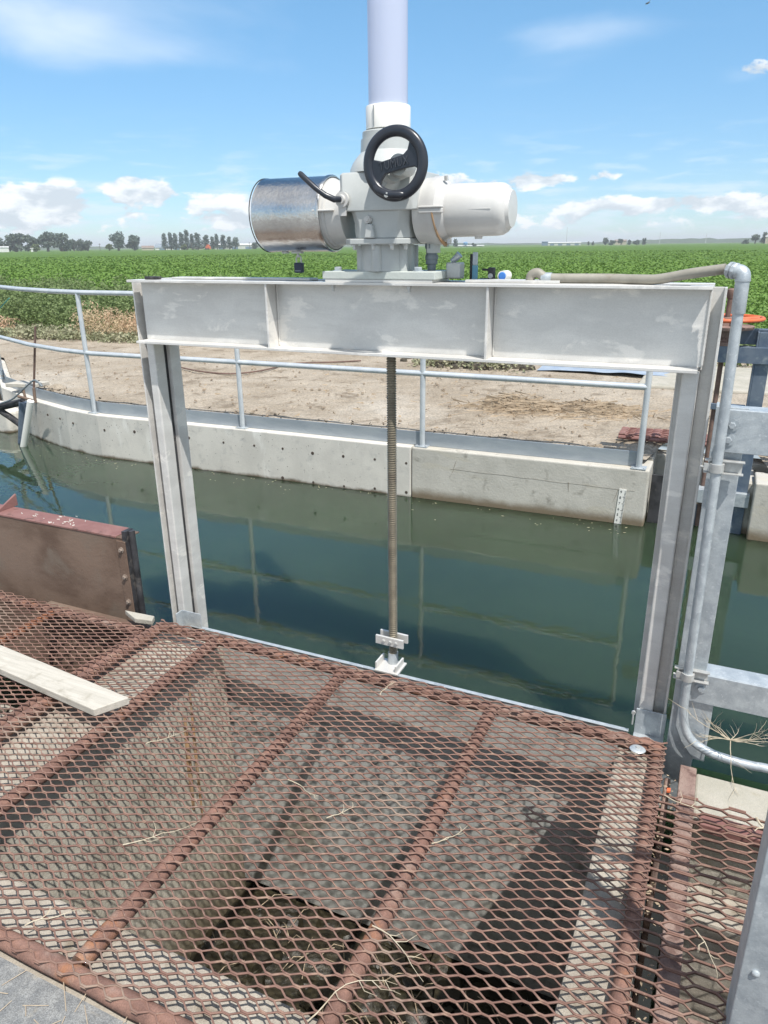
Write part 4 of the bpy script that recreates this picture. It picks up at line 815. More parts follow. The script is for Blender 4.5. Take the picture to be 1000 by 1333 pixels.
tag(MB().box(-.70, -.331, 5.32, 5.72, -.5, .165).build('concrete_pad', slab_mat, bevel=.01), 'small concrete pad behind the wall end near the brown mesh', 'concrete pad')
bm_ = thing('brown_mesh_walkway', (-.2, 5.65, .25), 'short brown expanded metal walkway piece behind the handrail end', 'grating')
V, Fq = strands(-.62, .75, 5.62, 5.90, .12, .05, .018, .012, .006, .02, wob=.006, seed=3); V[:, 2] += .235
fast('mesh_panel', V, Fq, red_primer, bm_)
for y_ in (5.63, 5.89): MB().tube([(-.62, y_, .222), (.75, y_, .222)], .014, 8).build('edge_bar', red_primer, bm_, smooth=True)
for x_ in (-.44, .55): MB().box(x_ - .02, x_ + .02, 5.64, 5.68, -.3, .208).build('leg', galv_dark, bm_)
tag(MB().box(-.75, 1.6, 8.0, 9.6, .15, .215).build('far_slab', slab_mat, bevel=.02), 'pale concrete slab beyond the side gate near the crop edge', 'concrete slab')
tag(MB().box(-.12, -.02, 8.3, 8.45, .215, .62).build('marker_stone', white_conc, bevel=.02), 'small white concrete marker glimpsed beyond the side gate', 'marker')

# ================================================================= LEFT CANAL BITS
tr = thing('black_pipe_rack', (-6.6, 5.1, 0), 'black pipe rack with cable standing in the canal at far left', 'pipe rack')
def Q(x, y, Y=5.05): return Vector(aty(x, y, Y))
b = MB(); b.tube([Q(-30, 536), Q(0, 530), Q(30, 523)], .035, 12); b.build('pipe', black_rub, tr, smooth=True)
b = MB(); b.tube([Q(-10, 528), Q(12, 542), Q(30, 555)], .032, 12); b.build('pipe', black_rub, tr, smooth=True)
b = MB(); b.tube([Q(30, 523), Q(29, 570), Q(27, 620)], .040, 12); b.build('pipe', galv_dark, tr, smooth=True)
b = MB(); b.tube(smooth_path([Q(-10, 528, 5.0), Q(15, 520, 5.0), Q(32, 505, 5.0), Q(45, 495, 5.0), Q(55, 503, 5.0)], 6), .009, 8); b.build('cable', grey_pl, tr, smooth=True)
b = MB(); b.tube([Q(24, 516, 4.98), Q(42, 521, 4.98)], .014, 8); b.tube([Q(44, 505, 5.2), Q(46, 524, 5.2)], .015, 8); b.tube([Q(30, 506, 5.2), Q(33, 518, 5.2)], .013, 8); b.build('brackets', rust_plate, tr, smooth=True)
pv = thing('white_pvc_pipe', (-6.3, 5.0, 0), 'short white plastic pipe leaning into the water by the pipe rack', 'pipe')
b = MB(); b.tube([Q(40, 522, 4.95), Q(31, 580, 4.95), Q(24, 620, 4.95)], .032, 20); b.build('pipe', white_pl, pv, smooth=True)
tag(MB().tube([Q(44, 512, 5.3), Q(46, 425, 5.3)], .011, 8).build('steel_rod', brown_stick, smooth=True), 'thin upright rusty rod behind the wall near the pipe rack', 'rod')
b = MB(); b.obox(Q(36, 500, 5.55) , (1, .2, 0), .18, (0, 1, 0), .1, (0, 0, 1), .02); tag(b.build('loose_board', wood, bevel=.006), 'pale loose board on the bank behind the pipe rack', 'board')
b = MB(); pC = atz(0, 560, WZ); b.box(pC[0] - 1.2, pC[0] + .22, pC[1] - .05, pC[1] + .4, -.6, -.02); tag(b.build('concrete_block', conc_wall, bevel=.04, seg=3), 'rounded pale concrete block in the water at the left picture edge', 'concrete block')
bw = tag(MB().tube([Q(0, 401, 5.6), Q(12, 388, 5.6)], .006, 8).build('green_rope_tie', material('teal_rope', (.05, .25, .20), (.08, .3, .25), 30), smooth=True), 'short teal rope tie near the top rail at far left', 'rope')

# ================================================================= BANK DEBRIS
def straw(name, cx, cy, sx, sy, n, lmax, label, z0=.19, hh=.06, mat=straw_m):
    b = MB()
    for i in range(n):
        x, y = cx + nr.normal() * sx, max(cy + nr.normal() * sy, 5.42 + .1 * nr.rand()); a = nr.rand() * math.pi; l = lmax * (.3 + .7 * nr.rand()); h = hh * nr.rand() * math.exp(-(((x - cx) / sx) ** 2 + ((y - cy) / sy) ** 2) / 2)
        b.add([(x - l / 2 * math.cos(a), y - l / 2 * math.sin(a), z0 + h), (x + l / 2 * math.cos(a), y + l / 2 * math.sin(a), z0 + h + nr.uniform(-.015, .03)), (x + l / 2 * math.cos(a) + .001, y + l / 2 * math.sin(a) + .002, z0 + h + .006), (x - l / 2 * math.cos(a) + .001, y - l / 2 * math.sin(a) + .002, z0 + h + .005)], [(0, 1, 2, 3)])
    o = b.build(name, mat, kind='stuff', fix=False); tag(o, label, 'straw')
straw('straw_pile', -1.62, 6.42, .24, .13, 420, .28, 'low pile of dry straw on the dirt behind the middle handrail post', hh=.16)
straw('straw_pile', -.95, 6.62, .24, .14, 330, .26, 'thin scatter of straw on the dirt near the right handrail post', hh=.09)
straw('straw_scatter', -2.5, 6.6, 2.6, .9, 260, .08, 'loose straw bits scattered over the dirt bank', hh=.01)
n = 900; C = np.stack([nr.uniform(-9, .2, n), nr.uniform(5.25, 8.4, n), np.full(n, .20)], -1); C = C[C[:, 1] > np.array([wall_y(x) for x in C[:, 0]]) + .2]
bmv = MB()
for c in C[:700]:
    r0 = .005 + .013 * nr.rand() ** 3; bmv.lathe((c[0], c[1], c[2] - r0 * .4), (0, 0, 1), [(0, r0), (r0 * .8, r0 * .8), (r0 * 1.2, r0 * .3)], 5)
tag(bmv.build('dirt_clods', material('dirt_clod', (.22, .17, .125), (.36, .30, .23), 9, rough=1), kind='stuff', fix=False), 'small clods and stones scattered over the dirt bank', 'clods')
for (x, y, s, lb_) in ((75, 505, .10, 'dark clod of mud near the left handrail bend'), (62, 500, .07, 'smaller brown clod beside the larger one near the left handrail bend')):
    p = atz(x, y, .2); b = MB(); b.lathe((p[0], p[1], .17), (.1, 0, 1), [(0, s), (s * .4, s * .9), (s * .7, s * .4), (s * .75, .01)], 9); tag(b.build('mud_clod', dirt, smooth=True), lb_, 'clod')
# tarp, dark heap, cable on the bank
b = MB(); V, Fq = grid(-1.95, -.35, 8.62, 8.95, 30, 6, lambda X, Y: .215 + .03 * lump(X, Y, 12, 6)); tag(fast('blue_tarpaulin', V, Fq, tarp_m), 'flattened blue tarpaulin strip at the crop edge beneath the beam', 'tarpaulin')
bm2 = MB()
for i in range(60):
    x = -3.0 + .5 * nr.normal(); y = 8.75 + .12 * nr.normal(); r0 = .04 + .06 * nr.rand(); bm2.lathe((x, y, .18), (0, 0, 1), [(0, r0), (r0 * .7, r0 * .8), (r0, .01)], 6)
tag(bm2.build('dark_mulch_heap', dark_mulch, smooth=True), 'dark low heap of debris at the crop edge below the beam', 'debris heap')
b = MB(); pts = smooth_path([Vector((*atz(x, y, .2)[:2], .205)) for x, y in ((232, 478), (262, 484), (300, 487), (340, 483), (380, 474), (430, 472), (470, 470))], 5); b.tube(pts, .010, 8); tag(b.build('fallen_branch', brown_stick, smooth=True), 'long thin dark branch lying on the bank behind the handrail', 'branch')

# ================================================================= FIELD
def field_y0(x):        # near edge of the crop
    return np.interp(x, [-40, -14, -9.5, -6, -4, 0, 6, 40], [17.0, 13.6, 13.3, 13.3, 10.8, 10.6, 10.6, 11])
CZ = .50
V, Fq = grid(-900, 600, 0, 1, 40, 2, lambda X, Y: 0 * X)
fld = MB(); xs = np.linspace(-140, 60, 101); vs = []; 
for x in xs: vs.append((x, float(field_y0(x)) + .7, .43))
for x in xs: vs.append((x, 64.0, CZ))
nx = len(xs); fs = [(i, i + 1, nx + i + 1, nx + i) for i in range(nx - 1)]
fld.add(vs, fs)
fld.add([(-2500, 63.9, CZ), (2500, 63.9, CZ), (2500, 1500, CZ), (-2500, 1500, CZ)], [(0, 1, 2, 3)])
fld.build('crop_field', crop_far, kind='structure', fix=False)
# leaves in the camera-side sector, real clumps, density falling with distance
def clumps(n, dmin, dmax, azr, size, zr, y_extra=0.3):
    u = nr.rand(n); d = dmin * (dmax / dmin) ** u
    a = nr.uniform(azr[0], azr[1], n); x = d * np.sin(a); y = d * np.cos(a)
    ok = y > field_y0(x) + y_extra; x, y, d = x[ok], y[ok], d[ok]; return x, y, d
azL, azR = -YAW - R(34), -YAW + R(32)
x, y, d = clumps(62000, 9.5, 120, (azL, azR), 0, 0)
row = .76; x = np.round(x / row) * row + nr.normal(size=len(x)) * .16
k = 7; cx = np.repeat(x, k); cy = np.repeat(y, k); dd = np.repeat(d, k); m = len(cx); sz = (.017 + .0011 * dd) * nr.uniform(.7, 1.35, m)
hgt = nr.uniform(.34, .39, len(x)) + .04 * lump(x, y, 21, .5)
C = np.stack([cx + nr.normal(size=m) * .13, cy + nr.normal(size=m) * .13, np.repeat(hgt, k) + nr.uniform(-.05, .05, m) + .09], -1)
V, Fq = up_leaves(C, sz, .55, .75)
tag(fast('crop_plants', V, Fq, crop_m, kind='stuff'), 'leafy green crop plants filling the flat field', 'crop')
# weeds at the field edge, left
def weed_mass(name, n, xr, yf, thick, h0, h1, size, mat, label, spikes=False, zf=.19):
    nplant = n // 45; px_ = nr.uniform(xr[0], xr[1], nplant); py = yf(px_) + nr.uniform(0, thick, nplant); ph = nr.uniform(h0, h1, nplant) * (1 + .25 * np.sin(px_ * 2.3 + thick))
    idx = nr.randint(0, nplant, n); t = nr.rand(n) ** .8; rr = (.20 if not spikes else .16) * (1 - .55 * t); a = nr.rand(n) * 6.28; q = np.sqrt(nr.rand(n))
    C = np.stack([px_[idx] + rr * q * np.cos(a), py[idx] + rr * q * np.sin(a), zf + t * ph[idx]], -1)
    V, Fq = rand_leaves(C, nr.uniform(.6, 1.4, n) * size, 1.2 if spikes else .6, .35 if spikes else .6)
    tag(fast(name, V, Fq, mat, kind='stuff'), label, 'weeds')
yl = lambda x: np.interp(x, [-16, -12, -10, -8, -6, -3], [9.0, 8.75, 8.85, 9.15, 9.3, 9.4])
weed_mass('tall_green_weeds', 190000, (-19, -4.6), lambda x: yl(x) + .95, 4.6, .34, .72, .025, weed_g, 'tall green weeds between the crop and the dried weeds')
weed_mass('dried_weeds', 17000, (-9.9, -6.0), lambda x: yl(x) + .30, .6, .28, .64, .019, weed_dry, 'orange brown dried weeds at the field edge behind the handrail', True)
weed_mass('dried_weeds', 1100, (-12.4, -11.3), lambda x: yl(x) + .30, .4, .22, .42, .026, weed_dry, 'small patch of orange dried weeds at the far left field edge', True)
weed_mass('grey_green_weeds', 16000, (-15, -6.0), lambda x: yl(x), .65, .05, .18, .024, weed_grey, 'low grey green weeds fringing the dirt bank at left')
weed_mass('edge_weeds', 9000, (-6, 3.5), lambda x: 9.6 + 0 * x, 1.2, .12, .35, .03, weed_g, 'green weeds along the crop edge beyond the beam')
weed_mass('low_weed_patch', 700, (-3.6, -2.0), lambda x: 8.45 + 0 * x, .25, .06, .16, .022, weed_grey, 'low grey green weed patch in front of the dark debris heap')

# ================================================================= HORIZON
def hpt(px, dist, z=.2):
    d = ray(px, 322); a = np.array([d[0], d[1]]); a /= np.linalg.norm(a); return a * dist
def px_m(px, dist):      # metres per picture pixel at that bearing
    d = ray(px, 322); return dist * float(np.dot(np.array([d[0], d[1], d[2]]), FW)) / F
def hz_y(px): return 324.6 - px * .0105
def far_tree(px, w, top, dist, mat, label, nleaf=700, shape='round', trunk=.06, base=None):
    c = hpt(px, dist); k = px_m(px, dist); zt = H + (hz_y(px) - top) * k; r = w / 2 * k * 1.12; hgt = zt - .2
    nrs = np.random.RandomState(int(px * 13) % 9999 + 1)
    root = thing('tree', (c[0], c[1], .2), label, 'tree', 'trees on the horizon')
    MB().tube([(c[0], c[1], .1), (c[0] + .1 * r, c[1], .2 + hgt * .45), (c[0] - .05 * r, c[1], .2 + hgt * .8)], [r * .11 + .12, r * .07 + .08, .05], 7).build('trunk', bark, root)
    nb = 11 if shape == 'round' else 15; zb = .2 + hgt * trunk; bl = []
    for i in range(nb):
        if shape == 'round':
            t = nrs.rand(); rr = r * .72 * math.sqrt(nrs.rand()) * (1 - .35 * t); a = nrs.rand() * 6.28; bl.append((rr * math.cos(a), rr * math.sin(a), zb + (zt - zb) * (.18 + .66 * t), r * nrs.uniform(.38, .58), (zt - zb) * nrs.uniform(.17, .27)))
        else:
            t = (i + .5) / nb; rr = r * .45 * (1 - .6 * t) * nrs.rand(); a = nrs.rand() * 6.28; bl.append((rr * math.cos(a), rr * math.sin(a), zb + (zt - zb) * (.08 + .84 * t), r * (1.05 - .6 * t) * nrs.uniform(.75, 1.15), (zt - zb) * .10))
    per = nleaf // nb; Cs = []
    for (bx, by, bz, br_, bh) in bl:
        v = nrs.normal(size=(per, 3)); v /= np.linalg.norm(v, axis=1)[:, None]; v *= (nrs.rand(per, 1) ** .45); Cs.append(np.stack([c[0] + bx + v[:, 0] * br_, c[1] + by + v[:, 1] * br_, bz + v[:, 2] * bh], -1))
    C = np.concatenate(Cs); V, Fq = rand_leaves(C, nrs.uniform(.5, 1.2, len(C)) * (.065 * r + .20), 1, .8); fast('crown', V, Fq, mat, root)
TL = [(-2, 12, 308, 400, tree_dark, 'round', 'dark tree cut by the left picture edge'), (20, 30, 303, 400, tree_dark, 'round', 'broad dark tree above the small white shed at far left'),
 (41, 20, 306, 395, tree_dark, 'round', 'rounder dark tree just right of the broad one at far left'), (46, 11, 318, 380, tree_olive, 'round', 'small bright green bush under the far left trees'),
 (62, 26, 304, 390, tree_dark, 'round', 'left half of the wide dark flat topped tree pair'), (80, 28, 305, 390, tree_dark, 'round', 'right half of the wide dark flat topped tree pair'),
 (96, 14, 312, 410, tree_dark, 'round', 'low dark tree right of the wide flat topped pair'), (105, 13, 311, 410, tree_dark, 'round', 'middle tree of the low group beyond the wide pair'), (114, 14, 314, 410, tree_dark, 'round', 'sloping last tree of the low group beyond the wide pair'),
 (142, 10, 318, 390, tree_olive, 'round', 'olive bush left of the lone airy tree'), (154, 20, 303.5, 390, tree_blue, 'round', 'lone airy tree with visible trunk, left of two'), (175, 18, 307, 395, tree_blue, 'round', 'smaller airy tree, right of two'),
 (215, 9, 304, 420, tree_blue, 'tall', 'first slim tree of the shelterbelt above the gabled shed'), (223, 9, 303, 420, tree_blue, 'tall', 'second slim tree of the shelterbelt from its left end'), (229, 9, 304, 420, tree_blue, 'tall', 'third slim tree of the shelterbelt from its left end'),
 (237, 10, 303, 420, tree_blue, 'tall', 'fourth slim tree of the shelterbelt, beside the tallest'), (244, 10, 299.5, 420, tree_blue, 'tall', 'tallest slim tree in the shelterbelt'), (251, 9, 305, 420, tree_blue, 'tall', 'slim tree just right of the tallest one'),
 (258, 11, 303.5, 420, tree_blue, 'tall', 'bushy slim tree before the gap in the shelterbelt'), (269, 11, 306, 420, tree_blue, 'tall', 'first tree after the gap in the shelterbelt'), (277, 7, 308, 420, tree_blue, 'tall', 'narrow short tree above the orange machine'),
 (283, 8, 305, 420, tree_blue, 'tall', 'slim tree above the left end of the long pale shed'), (291, 10, 306, 420, tree_blue, 'tall', 'slim tree above the middle of the long pale shed'), (299, 8, 308, 420, tree_blue, 'tall', 'slim tree near the right end of the shelterbelt'), (306, 11, 309, 420, tree_blue, 'round', 'rounded last tree of the shelterbelt'),
 (240, 8, 318, 400, tree_olive, 'round', 'low green bush beside the gabled shed'), (332, 9, 315.5, 430, tree_dark, 'round', 'small dark tree beside the stainless cover edge'),
 (593, 6, 311, 460, tree_blue, 'round', 'small lone tree seen under the motor'), (581, 7, 317, 460, tree_dark, 'round', 'low dark bush seen under the motor'), (617, 6, 316, 460, tree_dark, 'round', 'low bush right of the blue tank'),
 (766, 3, 314, 500, tree_dark, 'round', 'tiny shrub, left of two right of the long far shed'), (771.5, 3, 314, 500, tree_dark, 'round', 'tiny shrub, right of two right of the long far shed'),
 (788, 8, 309, 500, tree_dark, 'round', 'tallest tree of the farmstead group at right'), (797, 9, 312.5, 500, tree_dark, 'round', 'low tree just right of the tallest farmstead tree'), (808, 8, 311, 500, tree_dark, 'round', 'tree left of the small pale farmhouse'),
 (819, 5, 312.5, 500, tree_dark, 'round', 'small tree just right of the pale farmhouse'), (828, 9, 312, 500, tree_dark, 'round', 'wide low tree of the farmstead group'), (838, 5, 310, 500, tree_dark, 'round', 'pointed last tree of the farmstead group'),
 (969, 9, 311.5, 480, tree_dark, 'round', 'low bush leftmost in the right edge group'), (982, 12, 305, 480, tree_dark, 'round', 'dark tree in the middle of the right edge group'), (993, 9, 303, 480, tree_dark, 'round', 'tall dark tree above the beige building'), (1004, 12, 302, 480, tree_dark, 'round', 'dark tree cut by the right picture edge')]
for (px, w, top, dist, mt, shp, lbl) in TL: far_tree(px, w, top, dist, mt, lbl, shape=shp, nleaf=1800 if w > 15 else 900)
def far_building(px0, px1, ytop, dist, depth, wm, rm, label, roof_px=0, gable=False, name='farm_shed', doors=0, cat='building'):
    a = hpt(px0, dist); b_ = hpt(px1, dist); k = px_m((px0 + px1) / 2, dist); zt = H + (hz_y(px0) - ytop + 1.2) * k; zr = zt; zw = zt - roof_px * k
    u = np.array([b_[0] - a[0], b_[1] - a[1]]); L = np.linalg.norm(u); u /= L; n_ = np.array([-u[1], u[0]]); 
    if np.dot(n_, a) < 0: n_ = -n_
    c = (a + b_) / 2; root = thing(name, (c[0], c[1], .1), label, cat)
    P4 = [a, b_, b_ + n_ * depth, a + n_ * depth]; mbx = MB(); vs = [(p[0], p[1], .1) for p in P4] + [(p[0], p[1], zw) for p in P4]
    mbx.add(vs, [(0, 1, 5, 4), (1, 2, 6, 5), (2, 3, 7, 6), (3, 0, 4, 7), (4, 5, 6, 7)]); mbx.build('walls', wm, root)
    ov = .25; mbx = MB(); A, B, C_, D = a - u * ov - n_ * ov, b_ + u * ov - n_ * ov, b_ + u * ov + n_ * (depth + ov), a - u * ov + n_ * (depth + ov)
    if not gable:
        M1, M2 = (A + D) / 2, (B + C_) / 2; mbx.add([(*A, zw + .02), (*B, zw + .02), (*C_, zw + .02), (*D, zw + .02), (*M1, zr), (*M2, zr)], [(0, 1, 5, 4), (2, 3, 4, 5), (0, 4, 3), (1, 2, 5), (0, 3, 2, 1)])
    else:
        M1, M2 = (A + B) / 2, (C_ + D) / 2; mbx.add([(*A, zw + .02), (*B, zw + .02), (*C_, zw + .02), (*D, zw + .02), (*M1, zr), (*M2, zr)], [(0, 4, 5, 3), (1, 2, 5, 4), (0, 1, 4), (2, 3, 5), (0, 3, 2, 1)])
    mbx.build('roof', rm, root)
    for i in range(doors):
        t = (i + .5) / doors; q = a + u * L * t - n_ * .06; hw_ = min(1.6, L / doors * .25); m2 = MB(); m2.add([(*(q - u * hw_), .1), (*(q + u * hw_), .1), (*(q + u * hw_), .1 + (zw - .1) * .7), (*(q - u * hw_), .1 + (zw - .1) * .7), (*(q - u * hw_ + n_ * .05), .1), (*(q + u * hw_ + n_ * .05), .1), (*(q + u * hw_ + n_ * .05), .1 + (zw - .1) * .7), (*(q - u * hw_ + n_ * .05), .1 + (zw - .1) * .7)], [(0, 1, 2, 3), (4, 5, 6, 7), (0, 3, 7, 4), (1, 2, 6, 5), (3, 2, 6, 7)]); m2.build('door', blue_bld, root)
far_building(-12, 11, 322, 380, 12, wall_white, wall_white, 'white low shed at the left picture edge', 1.5)
far_building(39.5, 42.5, 324, 370, 3, wall_white, wall_white, 'tiny white hut under the far left trees', .6)
far_building(185, 200, 321, 430, 10, wall_beige, roof_brown, 'brown roofed house beside the gabled white shed', 3, name='farmhouse')
far_building(202, 239, 318.5, 430, 22, wall_white, roof_grey, 'white shed with large grey roof in front of the shelterbelt', 5, doors=2)
far_building(280, 332, 318.5, 430, 16, wall_grey, wall_white, 'long pale metal shed with low roof near the stainless cover', 2.2, doors=3)
far_building(254, 264, 323, 425, 8, wall_white, wall_beige, 'small pale outbuilding between the gabled shed and long shed', 1.2)
far_building(592, 630, 320.3, 470, 8, wall_white, wall_white, 'row of low white buildings seen under the motor', .8, doors=4)
far_building(705, 713, 315.5, 520, 14, blue_bld, blue_bld, 'blue grey block at the left end of the long far shed', .5)
far_building(713.2, 756, 316.3, 520, 16, wall_grey, wall_white, 'long low pale far shed right of the motor', 1.0, doors=4)
far_building(800, 815, 313.2, 510, 10, wall_beige, roof_brown, 'small pale farmhouse among the farmstead trees', 2, name='farmhouse')
far_building(995, 1015, 308, 470, 14, wall_beige, wall_grey, 'beige building cut by the right picture edge', 1.5)
tk = thing('water_tank', (*hpt(606, 470), .1), 'blue elevated tank among the low white buildings', 'tank'); c = hpt(606, 470); k = px_m(606, 470); zt = H + (hz_y(606) - 315) * k
MB().lathe((c[0], c[1], zt - 1.8), (0, 0, 1), [(0, .3), (.2, 1.3), (1.3, 1.4), (1.8, .5)], 16).build('tank', material('blue_tank', (.10, .24, .42), (.12, .27, .46), .3), tk, smooth=True)
MB().tube([(c[0], c[1], .1), (c[0], c[1], zt - 1.7)], .35, 8).build('column', wall_white, tk)
orm = thing('orange_farm_machine', (*hpt(271, 415), .1), 'orange farm machine parked between the sheds', 'farm machine'); c = hpt(271, 415)
b = MB(); b.box(c[0] - 1.2, c[0] + 1.2, c[1] - .8, c[1] + .8, .7, 2.1); b.box(c[0] - .5, c[0] + .6, c[1] - .7, c[1] + .7, 2.1, 2.9); b.build('body', orange_m, orm, bevel=.1)
for sx in (-.8, .8):
    MB().lathe((c[0] + sx, c[1] - .85, .65), (0, -1, 0), [(0, .6), (.3, .6)], 14).build('wheel', black_rub, orm)
for px, top, lbl in ((249.5, 316, 'slim pole in the gap of the shelterbelt'), (325, 315.5, 'slim pole at the right end of the long pale shed'), (130, 317, 'slim pole left of the lone airy tree')):
    c = hpt(px, 400); k = px_m(px, 400); b = MB(); zt = H + (hz_y(px) - top) * k; b.tube([(c[0], c[1], .1), (c[0], c[1], zt)], [.12, .09], 7)
    b.box(c[0] - .7, c[0] + .7, c[1] - .06, c[1] + .06, zt - .5, zt - .35); tag(b.build('utility_pole', bark), lbl, 'pole', 'poles on the horizon')
for px, top, lbl in ((737, 297, 'faint tall radio mast above the long far shed'), (858, 303, 'faint radio mast right of the farmstead trees'), (918, 304, 'faint rightmost radio mast on the horizon')):
    c = hpt(px, 900); k = px_m(px, 900); b = MB(); zt = H + (hz_y(px) - top) * k; b.tube([(c[0], c[1], .1), (c[0], c[1], zt)], [.35, .15], 5)
    tag(b.build('radio_mast', wall_grey), lbl, 'mast', 'masts on the horizon')
# far ridge
rs2 = np.random.RandomState(4); vs = []; fs = []; n = 160
for i in range(n):
    a = -YAW - R(46) + R(92) * i / (n - 1); D = 1150; hh = 1.6 + 2.2 + 1.6 * math.sin(i * .11) + 1.2 * rs2.rand() + (3.0 if i % 37 < 9 else 0) * .5
    vs += [(D * math.sin(a), D * math.cos(a), 0), (D * math.sin(a), D * math.cos(a), hh), ((D + 160) * math.sin(a), (D + 160) * math.cos(a), 0)]
for i in range(n - 1):
    a = 3 * i; fs += [(a, a + 3, a + 4, a + 1), (a + 1, a + 4, a + 5, a + 2)]
rd = MB(); rd.add(vs, fs); rd.build('far_hills', ridge_m, kind='structure', fix=False)
b = MB(); c0_, c1_ = hpt(560, 330), hpt(860, 420); b.add([(*c0_, CZ + .02), (*c1_, CZ + .02), (*(c1_ * 1.04), CZ + .02), (*(c0_ * 1.05), CZ + .02)], [(0, 1, 2, 3)]); b.build('farm_track', road_m, kind='structure', fix=False)

# thin summer haze between here and the horizon
hzm = bpy.data.materials.new('summer_haze'); hzm.use_nodes = True; hn = hzm.node_tree.nodes; hn.clear(); ho_ = hn.new('ShaderNodeOutputMaterial'); hv = hn.new('ShaderNodeVolumePrincipled')
hv.inputs['Color'].default_value = (.93, .96, 1.0, 1); hv.inputs['Density'].default_value = .0005; hzm.node_tree.links.new(hv.outputs[0], ho_.inputs['Volume'])
MB().box(-3100, 3100, -100, 4100, -3.2, 27).build('haze', hzm, kind='stuff')

# ================================================================= PIT DEBRIS
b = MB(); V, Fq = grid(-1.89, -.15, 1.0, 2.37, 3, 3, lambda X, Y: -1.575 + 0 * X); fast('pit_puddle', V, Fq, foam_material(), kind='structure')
rk = MB()
for i in range(170):
    x = nr.uniform(-1.88, -.3); y = nr.uniform(1.3, 2.36); r0 = .03 + .07 * nr.rand() ** 2
    vs = []; c = Vector((x, y, -1.56)); st_ = len(rk.v)
    rk.lathe(c, (nr.normal() * .2, nr.normal() * .2, 1), [(-r0 * .3, r0 * .6), (0, r0), (r0 * .4, r0 * .85), (r0 * .65, r0 * .3)], 7)
    for q in range(st_, len(rk.v)): a = rk.v[q]; rk.v[q] = (a[0] + nr.normal() * r0 * .14, a[1] + nr.normal() * r0 * .14, a[2] + nr.normal() * r0 * .1)
tag(rk.build('pit_rubble', rock_m, kind='stuff', smooth=True), 'wet mossy rubble on the dark floor of the pit', 'rubble')
n = 60; b = MB()
for i in range(n):
    x = -1.15 + .35 * nr.normal(); y = 2.05 + .2 * nr.normal(); 
    if not (-1.87 < x < -.2 and 1.1 < y < 2.36): continue
    a = nr.rand() * 6.28; l = .05 + .2 * nr.rand(); b.tube([(x, y, -1.52), (x + l * .5 * math.cos(a), y + l * .5 * math.sin(a), -1.47), (x + l * math.cos(a), y + l * math.sin(a), -1.51)], .0022, 4)
tag(b.build('pit_weed_stems', straw_m, kind='stuff', fix=False), 'dead pale stems caught on the pit rubble', 'stems')

n = 130; xx = nr.uniform(-6.5, -.4, n); C = np.stack([xx, np.array([wall_y(x) for x in xx]) - .03 - np.abs(nr.normal(size=n)) * .12, np.full(n, WZ + .003)], -1)
V, Fq = up_leaves(C, nr.uniform(.003, .013, n), .05, .5); tag(fast('floating_scum', V, Fq, weed_grey, kind='stuff'), 'flecks of scum floating along the foot of the canal wall', 'scum')
n = 420; xx = nr.uniform(-7, -.4, n); C = np.stack([xx, np.array([wall_y(x) for x in xx]) + .19 + np.abs(nr.normal(size=n)) * .10, nr.uniform(.19, .22, n)], -1)
V, Fq = rand_leaves(C, nr.uniform(.004, .020, n), .6, .4); tag(fast('leaf_scraps', V, Fq, dark_mulch, kind='stuff'), 'dark leaf scraps gathered behind the toe plate', 'scraps')

# ================================================================= TWIGS AND TUMBLEWEED
def twig(name, px, py, L, ang, seed, label, z=.006, br=3, cat='twig', r0=.0016):
    rs = random.Random(seed); p = atz(px, py, z); b = MB()
    pts = [Vector(p)]; a = ang
    for i in range(8):
        a += rs.uniform(-.35, .35); pts.append(pts[-1] + Vector((math.cos(a), math.sin(a), rs.uniform(-.1, .12))) * L / 8); pts[-1].z = max(pts[-1].z, .004)
    b.tube(pts, [r0 * (1.1 - i * .1) for i in range(9)], 6)
    for k in range(br):
        i = rs.randint(2, 7); a2 = a + rs.choice((-1, 1)) * rs.uniform(.5, 1.1); q = pts[i]; l2 = L * rs.uniform(.15, .35)
        b.tube([q, q + Vector((math.cos(a2), math.sin(a2), .15)) * l2 * .5, q + Vector((math.cos(a2 + .3), math.sin(a2 + .3), .2)) * l2], [r0 * .7, r0 * .55, r0 * .3], 5)
    tag(b.build(name, twig_m, smooth=True), label, cat)
twig('dry_twig', 160, 1100, .22, .9, 1, 'curved pale twig on the mesh over the left pit wall')
twig('dry_twig', 190, 968, .15, .6, 2, 'short pale twig on the mesh just beyond the plank end')
twig('dry_twig', 375, 1015, .13, .1, 3, 'forked twig on the mesh between the second and third bars')
twig('dry_twig', 425, 1065, .10, 1.2, 4, 'tiny Y shaped twig on the mesh left of the third bar')
twig('dry_twig', 562, 1098, .13, .5, 5, 'pale twig on the mesh right of the third bar')
twig('dry_twig', 485, 1205, .20, -.35, 6, 'long pale stem lying across the third bar near its bottom')
twig('dry_twig', 400, 1330, .24, 1.35, 7, 'looping dry stem at the bottom centre of the mesh', br=4)
twig('dry_twig', 32, 1205, .15, 1.2, 8, 'dry grass stem on the mesh near the bottom left corner', br=4)
twig('dry_twig', 495, 905, .10, 1.9, 9, 'small upright twig on the mesh near the gate leaf bracket')
twig('dry_twig', 865, 1035, .13, -.5, 10, 'dry stem on the coarse grating beside the flat rusty bar')
twig('dry_twig', 985, 1065, .16, -1.2, 11, 'thick pale twig on the coarse grating by the near post', r0=.0035)
twig('dry_twig', 905, 1210, .14, -.9, 12, 'thin stem on the shaded part of the coarse grating')
tw = MB(); rs = random.Random(5); c = Vector(aty(950, 970, 2.30)); c.z = max(c.z, .05)
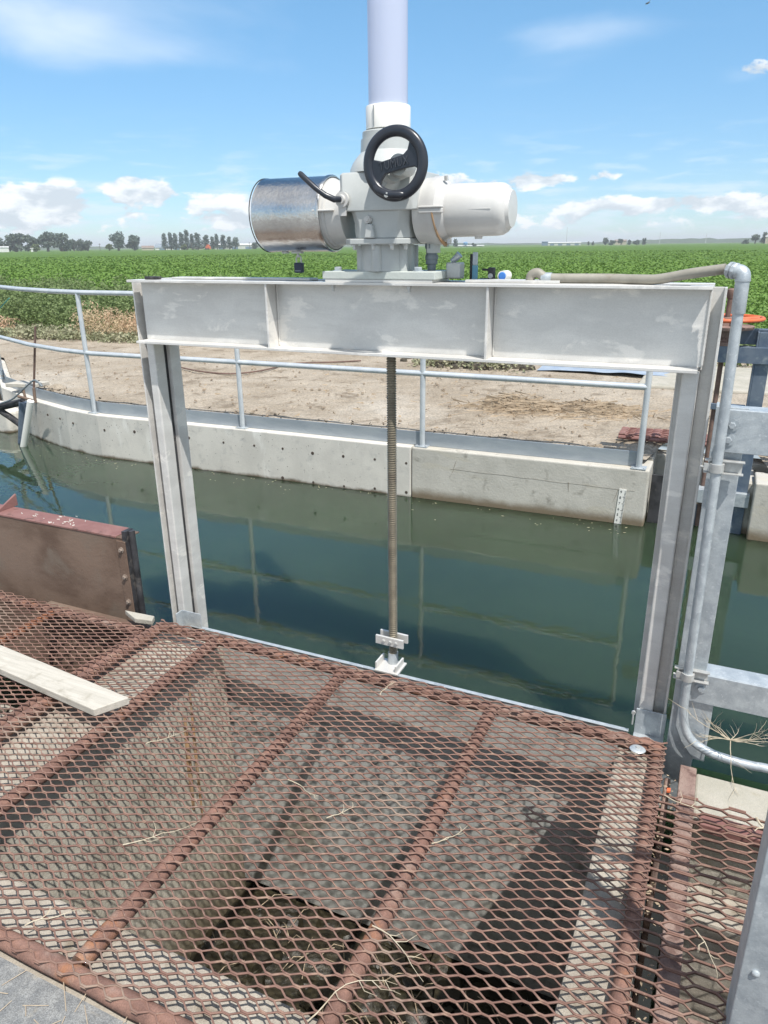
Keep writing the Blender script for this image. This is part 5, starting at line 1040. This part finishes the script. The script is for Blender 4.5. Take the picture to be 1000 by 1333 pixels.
def branch(mb_, p, d, L, r, lvl):
    pts = [p]; dd = d.copy()
    for i in range(6):
        dd = (dd + Vector((rs.uniform(-.22, .22), rs.uniform(-.22, .22), rs.uniform(-.14, .22)))).normalized(); pts.append(pts[-1] + dd * L / 6)
        if pts[-1].z < -.055: pts[-1].z = -.055
    mb_.tube(pts, [r * (1 - .12 * i) for i in range(7)], 6)
    if lvl:
        for k in range(4):
            i = rs.randint(2, 6); nd = (dd + Vector((rs.uniform(-.8, .8), rs.uniform(-.8, .8), rs.uniform(-.5, .7)))).normalized(); branch(mb_, pts[i], nd, L * .42, r * .55, lvl - 1)
for k in range(13):
    a = 2 * math.pi * k / 13; branch(tw, c, Vector((math.cos(a), .6 * math.sin(a), rs.uniform(-.55, .65))).normalized(), rs.uniform(.10, .19), .0016, 1)
tag(tw.build('dead_weed', twig_m, smooth=True), 'dead branching tumbleweed caught on the conduit bend', 'dead weed')
# litter by the seam at right
n = 110; C = np.stack([nr.uniform(.012, .06, n), nr.uniform(1.2, 2.2, n), nr.uniform(-.09, -.06, n)], -1); V, Fq = rand_leaves(C, nr.uniform(.003, .009, n), .4, .5)
tag(fast('seam_litter', V, Fq, straw_m, kind='stuff'), 'dry litter collected in the gap between the two gratings', 'litter')
tag(MB().obox((.035, 2.08, -.04), (1, .3, 0), .006, (0, 1, 0), .008, (0, 0, 1), .004).build('orange_scrap', orange_m, bevel=.001), 'tiny orange scrap in the gap by the flat rusty bar', 'scrap')
# straw at the bottom-left ground
n = 160; b = MB()
for i in range(n):
    x = nr.uniform(-2.2, -.8); y = nr.uniform(.45, .78); a = nr.rand() * 3.14; l = .02 + .07 * nr.rand(); b.tube([(x, y, -.027), (x + l * math.cos(a), y + l * math.sin(a), -.024)], .0009, 4)
tag(b.build('ground_straw', straw_m, kind='stuff', fix=False), 'fine dry straw on the grey ground at bottom left', 'straw')
# a bird high up
p = EYE + ray(843, 4) * 60; b = MB(); b.tube([p + Vector((-.12, 0, 0)), p, p + Vector((.16, .05, .03))], [.01, .05, .01], 7); b.add([p + Vector((-.02, 0, 0)), p + Vector((.06, 0, 0)), p + Vector((.20, .1, .22)), p + Vector((-.02, 0, .01)), p + Vector((-.16, -.1, -.14))], [(0, 1, 2), (0, 1, 4)])
tag(b.build('bird', black_rub, fix=False), 'small dark bird flying high near the top edge', 'bird')
